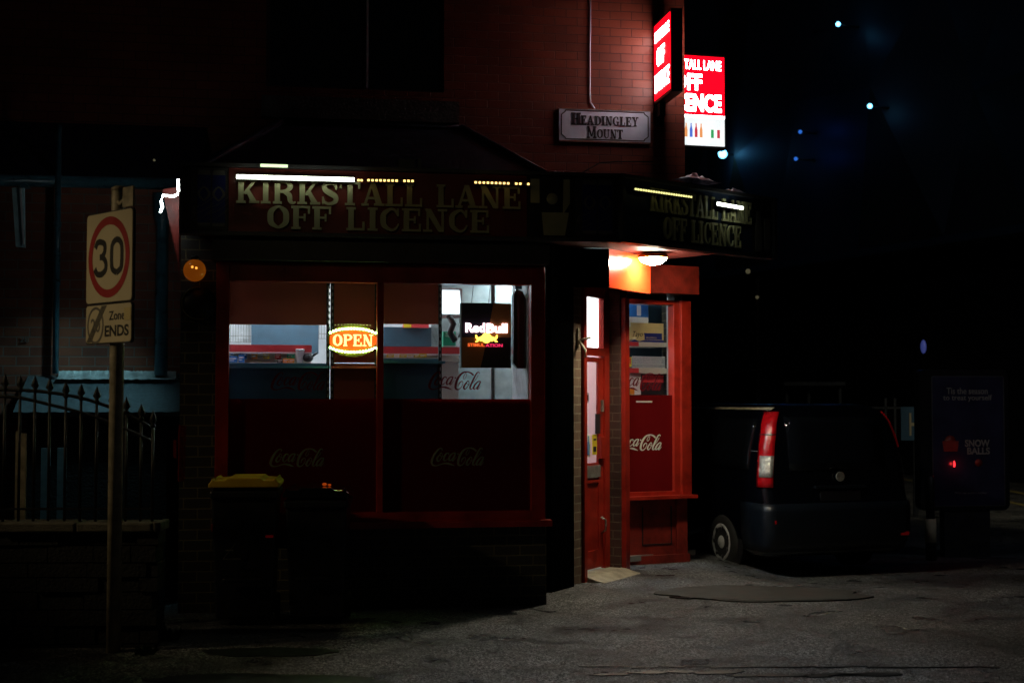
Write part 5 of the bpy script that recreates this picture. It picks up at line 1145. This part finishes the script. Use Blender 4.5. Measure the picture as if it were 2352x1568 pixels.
def wheel(x, y, sgn):
    mb = MB(); mb.lathe([(.20,-.02),(.31,-.015),(.335,.03),(.335,.2),(.30,.23)], x, y, .335, 30, 'x'); w_ = mb.build('wheel', M['tyre'], van)
    mb = MB(); mb.lathe([(.001,-.035),(.06,-.035),(.075,-.02),(.16,-.015),(.205,-.03),(.215,-.022),(.205,.0)], x, y, .335, 30, 'x'); rim = mb.build('hub_cap', M['alloy'], w_)
    mb = MB()
    for i in range(7):
        a = 2*math.pi*i/7; mb.lathe([(.001,-.03),(.026,-.03),(.024,-.012),(.001,-.012)], x, y+.17*math.cos(a), .335+.17*math.sin(a), 10, 'x')
    mb.build('hub_pattern', M['black'], w_)
    mb = MB(); mb.lathe([(.30,.0),(.42,.0),(.43,.02),(.30,.02)], x+.018, y, .36, 30, 'x'); mb.build('wheel_arch', M['black'], van)
wheel(VW-.945, 1.05, -1); wheel(VW-.945, 3.85, -1)
mb = MB(); mb.lathe([(.001,0),(.335,0),(.335,.2),(.001,.2)], VW+.72, 1.05, .335, 24, 'x'); mb.build('wheel', M['tyre'], van)
mb = MB(); nn = 20; yb = lerp(YR, 1.2)-.02
mb.lathe([(.048,-.01),(.055,-.012),(.055,.004),(.048,.004)], VW, .03, 1.13, 24, 'y')
for k in range(3): a = R(90+120*k); mb.tube([(VW,.022,1.13),(VW+.05*math.cos(a),.022,1.13+.05*math.sin(a))], .005, 6)
mb.build('badge', M['grey_metal'], van)
mb = MB(); mb.box(VW-.33, VW+.33, .0, .055, 1.00, 1.03); mb.build('tailgate_handle', M['van_bumper'], van)
mb = MB(); mb.box(VW-.26, VW+.26, .015, .05, .86, .97); mb.build('number_plate', M['black'], van)
mb = MB(); mb.box(VW*2-.16, VW*2-.05, -.022, -.016, .45,.49); mb.build('bumper_reflector', M['lens_red'], van)
mb = MB(); mb.box(.06,.22,-.02,-.014,.62,.66); mb.build('bumper_reflector', M['lens_red'], van)

# ================================================================== ADVERT STAND, BOLLARD, FAR THINGS
KF = Frame((2216-1176)/F*19, 19, -.33, 6)
ad = thing('advert_stand', KF, 'free standing dark street advert panel with faint Christmas poster at the right', 'advert stand')
kx0, kx1, kz0, kz1 = [*(KF.px(2114, 1000, 0)[0], KF.px(2318, 1000, 0)[0]), KF.px(2216, 1172, 0)[1], KF.px(2216, 848, 0)[1]]
mb = MB(); mb.poly(rrect(kx0, kx1, kz0, kz1, .09), 0, .22); mb.build('panel_case', M['black_gloss'], ad, bevel=.01)
ix0, ix1, iz0, iz1 = kx0+.17, kx1-.08, kz0+.07, kz1-.10
mb = MB(); mb.box(ix0, ix1, -.006, -.001, iz0, iz1); mb.build('poster', mat('poster_navy', (.02,.02,.05), .2, var=.4, scale=3, bump=0), ad)
mb = MB(); e = .012
for (a,b,c,d) in ((ix0-e,ix0,iz0,iz1),(ix1,ix1+e,iz0,iz1),(ix0,ix1,iz0-e,iz0),(ix0,ix1,iz1,iz1+e)): mb.box(a,b,-.012,-.001,c,d)
mb.build('poster_frame', M['frame_dark'], ad)
mb = MB(); iw = ix1-ix0; ih = iz1-iz0; cx = ix0+iw*.5
txt(mb, 'Tis the season', ix0+iw*.20, ix0+iw*.78, iz1-ih*.135, iz1-ih*.085, -.007, .003, .01); txt(mb, 'to treat yourself', ix0+iw*.15, ix0+iw*.84, iz1-ih*.195, iz1-ih*.14, -.007, .003, .01)
txt(mb, 'SNOW', ix0+iw*.45, ix0+iw*.80, iz0+ih*.455, iz0+ih*.51, -.007, .003, .03); txt(mb, 'BALLS', ix0+iw*.48, ix0+iw*.80, iz0+ih*.395, iz0+ih*.45, -.007, .003, .03)
txt(mb, 'Pick up yours today', ix0+iw*.30, ix0+iw*.75, iz0+ih*.085, iz0+ih*.105, -.007, .003); mb.build('poster_lettering', mat('poster_ink',(.20,.19,.17),.5,bump=0), ad)
mb = MB(); mb.lathe([(.001,-.004),(.075,-.004),(.075,0),(.001,0)], ix0+iw*.24, -.007, iz0+ih*.50, 20, 'y'); mb.poly([(ix0+iw*.15,iz0+ih*.42),(ix0+iw*.34,iz0+ih*.42),(ix0+iw*.36,iz0+ih*.5),(ix0+iw*.13,iz0+ih*.5)], -.013, -.0115)
mb.lathe([(.001,-.004),(.05,-.004),(.05,0),(.001,0)], ix0+iw*.64, -.007, iz0+ih*.33, 20, 'y'); mb.build('poster_picture', M['red_dull'], ad)
mb = MB(); rx, rz_ = KF.px(2192, 1065, -.02); mb.poly([(rx-.012,rz_-.04),(rx+.01,rz_-.04),(rx+.014,rz_),(rx+.008,rz_+.03),(rx,rz_+.045),(rx-.01,rz_+.03)], -.022, -.014); mb.build('red_lamp', M['e_red'], ad)
mb = MB(); mb.box(kx0+.33, kx1-.27, .03, .19, -.1, kz0-.002); mb.build('pedestal', M['black'], ad)
pt = KF.w(rx, -.10, rz_); l = bpy.data.lights.new('red_glow', 'POINT'); l.energy = .25; l.color = (1,.03,.03); l.shadow_soft_size = .02; lo = bpy.data.objects.new('red_glow', l); COL.objects.link(lo); lo.location = pt
bo_ = Frame((2133-1176)/F*18.3, 18.3, -.3, 0); bd = thing('bollard', bo_, 'black bollard with a white base band left of the advert stand', 'bollard')
mb = MB(); mb.lathe([(.055,.55),(.055,1.1),(.03,1.14)], n=16); mb.build('upper_post', M['black'], bd)
mb = MB(); mb.lathe([(.07,-.05),(.066,.548)], n=16); mb.cur = 0; mb.build('lower_post', M['black'], bd)
mb = MB(); mb.lathe([(.0715,.28),(.0705,.58)], n=16); mb.build('white_band', M['sign_white'], bd)
# H sign
HS = Frame((2100-1176)/F*27, 27, -.4, 0); hs = thing('blue_h_sign', HS, 'blue road sign with a white letter H partly behind the advert stand', 'road sign')
a, b_, c, d = prect(HS, 2070, 1011, 2136, 934, 0); mb = MB(); mb.box(a, b_, 0, .03, c, d); mb.build('plate', M['h_blue'], hs)
mb = MB(); x0 = HS.px(2077,0,0)[0]; x1 = HS.px(2098,0,0)[0]; z0 = HS.px(0,1000,0)[1]; z1 = HS.px(0,948,0)[1]; t = (x1-x0)*.2; mb.box(x0,x0+t,-.008,-.001,z0,z1); mb.box(x1-t,x1,-.008,-.001,z0,z1); mb.box(x0+t,x1-t,-.008,-.001,(z0+z1)/2-.03,(z0+z1)/2+.03); mb.build('letter', M['sign_white'], hs)
mb = MB(); mb.box((a+b_)/2-.04,(a+b_)/2+.04,.03,.09,-.1,d); mb.build('post', M['shelter'], hs)
# far bus shelter
BSF = Frame((1900-1176)/F*36, 36, -.4, -12); bs = thing('bus_shelter', BSF, 'faint far bus shelter seen above the van roof', 'bus shelter')
mb = MB(); mb.box(BSF.px(1795,0,0)[0], BSF.px(1932,0,0)[0], -.5,.6, BSF.px(0,890,0)[1], BSF.px(0,883,0)[1]); mb.build('roof', M['shelter'], bs)
for p in (1800, 1850, 1921):
    mb = MB(); x = BSF.px(p,0,0)[0]; mb.box(x-.03,x+.03,0,.06,-.1,BSF.px(0,890,0)[1]); mb.build('post', M['shelter'], bs)
RL = Frame((2060-1176)/F*34, 34, -.4, -10); rl2 = thing('guard_rail', RL, 'faint pale guard rail right of the van roof', 'guard rail')
mb = MB(); mb.box(RL.px(1990,0,0)[0], RL.px(2110,0,0)[0], 0,.05, RL.px(0,937,0)[1], RL.px(0,933,0)[1]); mb.build('rail', M['shelter'], rl2)
for p in (2024, 2045, 2100):
    mb = MB(); x = RL.px(p,0,0)[0]; mb.box(x-.025,x+.025,0,.05,-.1,RL.px(0,915 if p < 2050 else 935,0)[1]); mb.build('post', M['shelter'], rl2)
# far mast with pale strip, small far lamps
MF = Frame((1742-1176)/F*24, 24, -.4, 0); mt = thing('far_mast', MF, 'thin dark mast with pale stripe behind the van', 'mast')
mb = MB(); z1 = MF.px(0,640,0)[1]; mb.box(-.04,.03,0,.1,-.1,z1); mb.build('pole', M['frame_dark'], mt)
mb = MB(); mb.box(-.035,.0,-.02,-.001,MF.px(0,880,0)[1],MF.px(0,680,0)[1]); mb.build('pale_stripe', M['sign_grey'], mt)
mb = MB(); mb.sphere((-.02,-.05,MF.px(0,683,0)[1]), .03, 8); mb.build('small_lamp', M['e_star'], mt)
def farlamp(px, py, Y, r, m, label, name='far_lamp', sz=1):
    d = ray(px, py); t = Y/d.y; P = Vector((0,0,H))+d*t; mb = MB(); mb.sphere((0,0,0), r, 12, sz); return tag(mb.build(name, m, None, Frame(P.x, P.y, P.z)), label, 'lamp', 'small lamps in the dark background')
farlamp(1718, 623, 26, .045, M['e_star'], 'small pale far lamp under the right end of the side fascia')
farlamp(2121, 796, 30, .06, M['e_neonb'], 'small blue violet far lamp above the advert stand', sz=2.4)
farlamp(354, 368, 13.0, .012, M['e_star'], 'tiny yellowish glint on the dark wall above the rope light')

# stadium-like building with folded triangular cladding
E = Frame((1770-1176)/F*45, 45, 0, math.degrees(math.atan2(35-45, (2352-1176)/F*35-(1770-1176)/F*45)))
est = thing('clad_building', E, 'large dark building with folded triangular cladding and small blue lamps', 'building')
x0e, x1e, zbe = -14.0, 24.0, 1.76+(925-605)/F*45
mb = MB(); rr = random.Random(21); cw, chh = 3.6, 3.9; cols = int((x1e-x0e)/cw)+2; rows = 8; nodes = {}
for j in range(rows):
    for i in range(cols):
        nodes[i,j] = (x0e+(i+(.5 if j % 2 else 0))*cw+(rr.uniform(-.8,.8)), rr.uniform(-.55,.55) if j else 0, zbe+j*chh+(rr.uniform(-.9,.9) if j else 0))
def tri(a, b, c):
    mb.cur = rr.choice([0,0,0,1,1,2]); mb.add([a,b,c], [(0,1,2)])
for j in range(rows-1):
    for i in range(cols-1):
        if j % 2 == 0: tri(nodes[i,j],nodes[i+1,j],nodes[i,j+1]); tri(nodes[i+1,j],nodes[i+1,j+1],nodes[i,j+1])
        else: tri(nodes[i,j],nodes[i+1,j+1],nodes[i,j+1]); tri(nodes[i,j],nodes[i+1,j],nodes[i+1,j+1])
mb.build('cladding', [M['clad'], M['clad2'], M['clad3'], M['clad_green']], est)
mb = MB(); mb.box(x0e, x1e, -.15, .4, zbe-.22, zbe-.02); mb.build('lower_edge', M['clad3'], est)
mb = MB(); mb.box(x0e, x1e, 2.5, 2.8, -.6, zbe+.5); mb.build('ground_floor_wall', M['black'], est)
mb = MB(); mb.box(x0e, x1e, .41, 2.5, zbe-.05, zbe); mb.build('underside', M['black'], est)
def node(px, py, r, m, label, en=0):
    x, z = E.px(px, py, -.9); P = E.w(x, -.9, z); mb = MB(); mb.sphere((0,0,0), r, 14)
    t = thing('blue_lamp', Frame(P.x, P.y, P.z), label, 'lamp', 'blue lamps on the clad building'); mb.build('lamp_globe', m, t)
    mb = MB(); mb.tube([(0,.05,0),(E.v.x*.9, E.v.y*.9, 0)], .03, 6); mb.build('arm', M['black'], t)
    if en:
        l = bpy.data.lights.new('blue_glow', 'POINT'); l.energy = en; l.color = (.03,.17,1); l.shadow_soft_size = r; lo = bpy.data.objects.new('blue_glow', l); COL.objects.link(lo); lo.parent = t; lo.location = -E.v*.35
node(1660, 354, .14, M['e_blue'], 'largest blue lamp just under the tall red lightbox sign', 1.3)
node(1925, 56, .065, M['e_blue'], 'blue lamp near the top right of the cladding', .35)
node(1998, 244, .065, M['e_blue'], 'blue lamp halfway up the cladding at the right', .35)
node(1838, 303, .055, M['e_blue2'], 'dim small blue lamp above another dim one', .9)
node(1828, 365, .055, M['e_blue2'], 'dim small blue lamp directly below another dim one', .9)

# ================================================================== LIGHT
def spot(name, loc, tgt, energy, col, deg, blend=1, size=.15):
    l = bpy.data.lights.new(name, 'SPOT'); l.energy = energy; l.color = col; l.spot_size = R(deg); l.spot_blend = blend; l.shadow_soft_size = size
    o = bpy.data.objects.new(name, l); COL.objects.link(o); o.location = loc
    o.rotation_euler = (Vector(tgt)-Vector(loc)).to_track_quat('-Z', 'Y').to_euler(); return o
# warm street lamp read from the lit speed sign; other spots added unseen
spot('warm_street_lamp', (-8.6, 7.9, 5.2), (-2.72, 10.3, 1.75), 270, (1,.76,.42), 30, .9)
spot('ground_tint_spot', (-1.2, 6.4, 6.2), (-.55, 9.2, 0), 70, (1,.42,.16), 24, 1)  # invented warm source, tints the lower ground brown
spot('fascia_spot', (-2.6, 0.0, 6.4), (-.9, 12.1, 3.1), 60, (1,.80,.42), 18, 1)  # stands in for street light, beam narrowed to the fascia
spot('foreground_spot', (.9, 9.0, 6.6), (1.05, 9.7, 0), 280, (.76,.87,1), 45, .9)  # stands in for street light, cone shaped to spare the shop front
spot('cladding_fill', (12, 11, 8), (13.5, 33, 12), 600, (.55,.75,1), 62, 1)  # unseen source added so the folded cladding faintly shows
spot('advert_fill', (9, 10.5, 7), (6.5, 20, .6), 150, (.8,.86,1), 32, 1)  # added out of view to lift the advert stand
spot('road_fill', (15, 17, 9), (11.5, 30, 0), 1500, (1,.88,.6), 50, 1)  # added out of view to bring up the H sign, shelter and road lines
spot('lean_to_fill', tuple(S.w(-3.45, .15, 3.2)), tuple(S.w(-4.2, .55, 1.8)), 36, (.45,.9,1), 80, 1, .05)  # added cool spot, aimed and tinted for the lean-to roof

w = bpy.data.worlds.new("World"); scene.world = w; w.use_nodes = True; nt = w.node_tree
bg = nt.nodes['Background']; sky = nt.nodes.new('ShaderNodeTexSky'); sky.sky_type = 'NISHITA'; sky.sun_disc = False
sky.sun_elevation = R(-4); sky.sun_rotation = R(150); nt.links.new(sky.outputs[0], bg.inputs[0]); bg.inputs[1].default_value = .02
sl = bpy.data.lights.new('moonlight', 'SUN'); sl.energy = .002; sl.angle = R(1); sl.color = (.5,.6,1); so = bpy.data.objects.new('moonlight', sl); COL.objects.link(so)
so.rotation_euler = (R(50), 0, R(-35))

cam = bpy.data.cameras.new('camera'); co = bpy.data.objects.new('camera', cam); COL.objects.link(co); scene.camera = co
cam.lens = 50; cam.sensor_width = 36; cam.clip_end = 500; co.location = (0, 0, H); co.rotation_euler = (math.pi/2+PITCH, 0, 0)
cam.dof.use_dof = True; cam.dof.focus_distance = 13.6; cam.dof.aperture_fstop = 2.0
scene.view_settings.view_transform = 'Standard'; scene.view_settings.look = 'None'; scene.view_settings.exposure = 0; scene.view_settings.gamma = 1
scene.cycles.use_denoising = True; scene.cycles.max_bounces = 8; scene.cycles.transparent_max_bounces = 12; scene.cycles.sample_clamp_indirect = 4
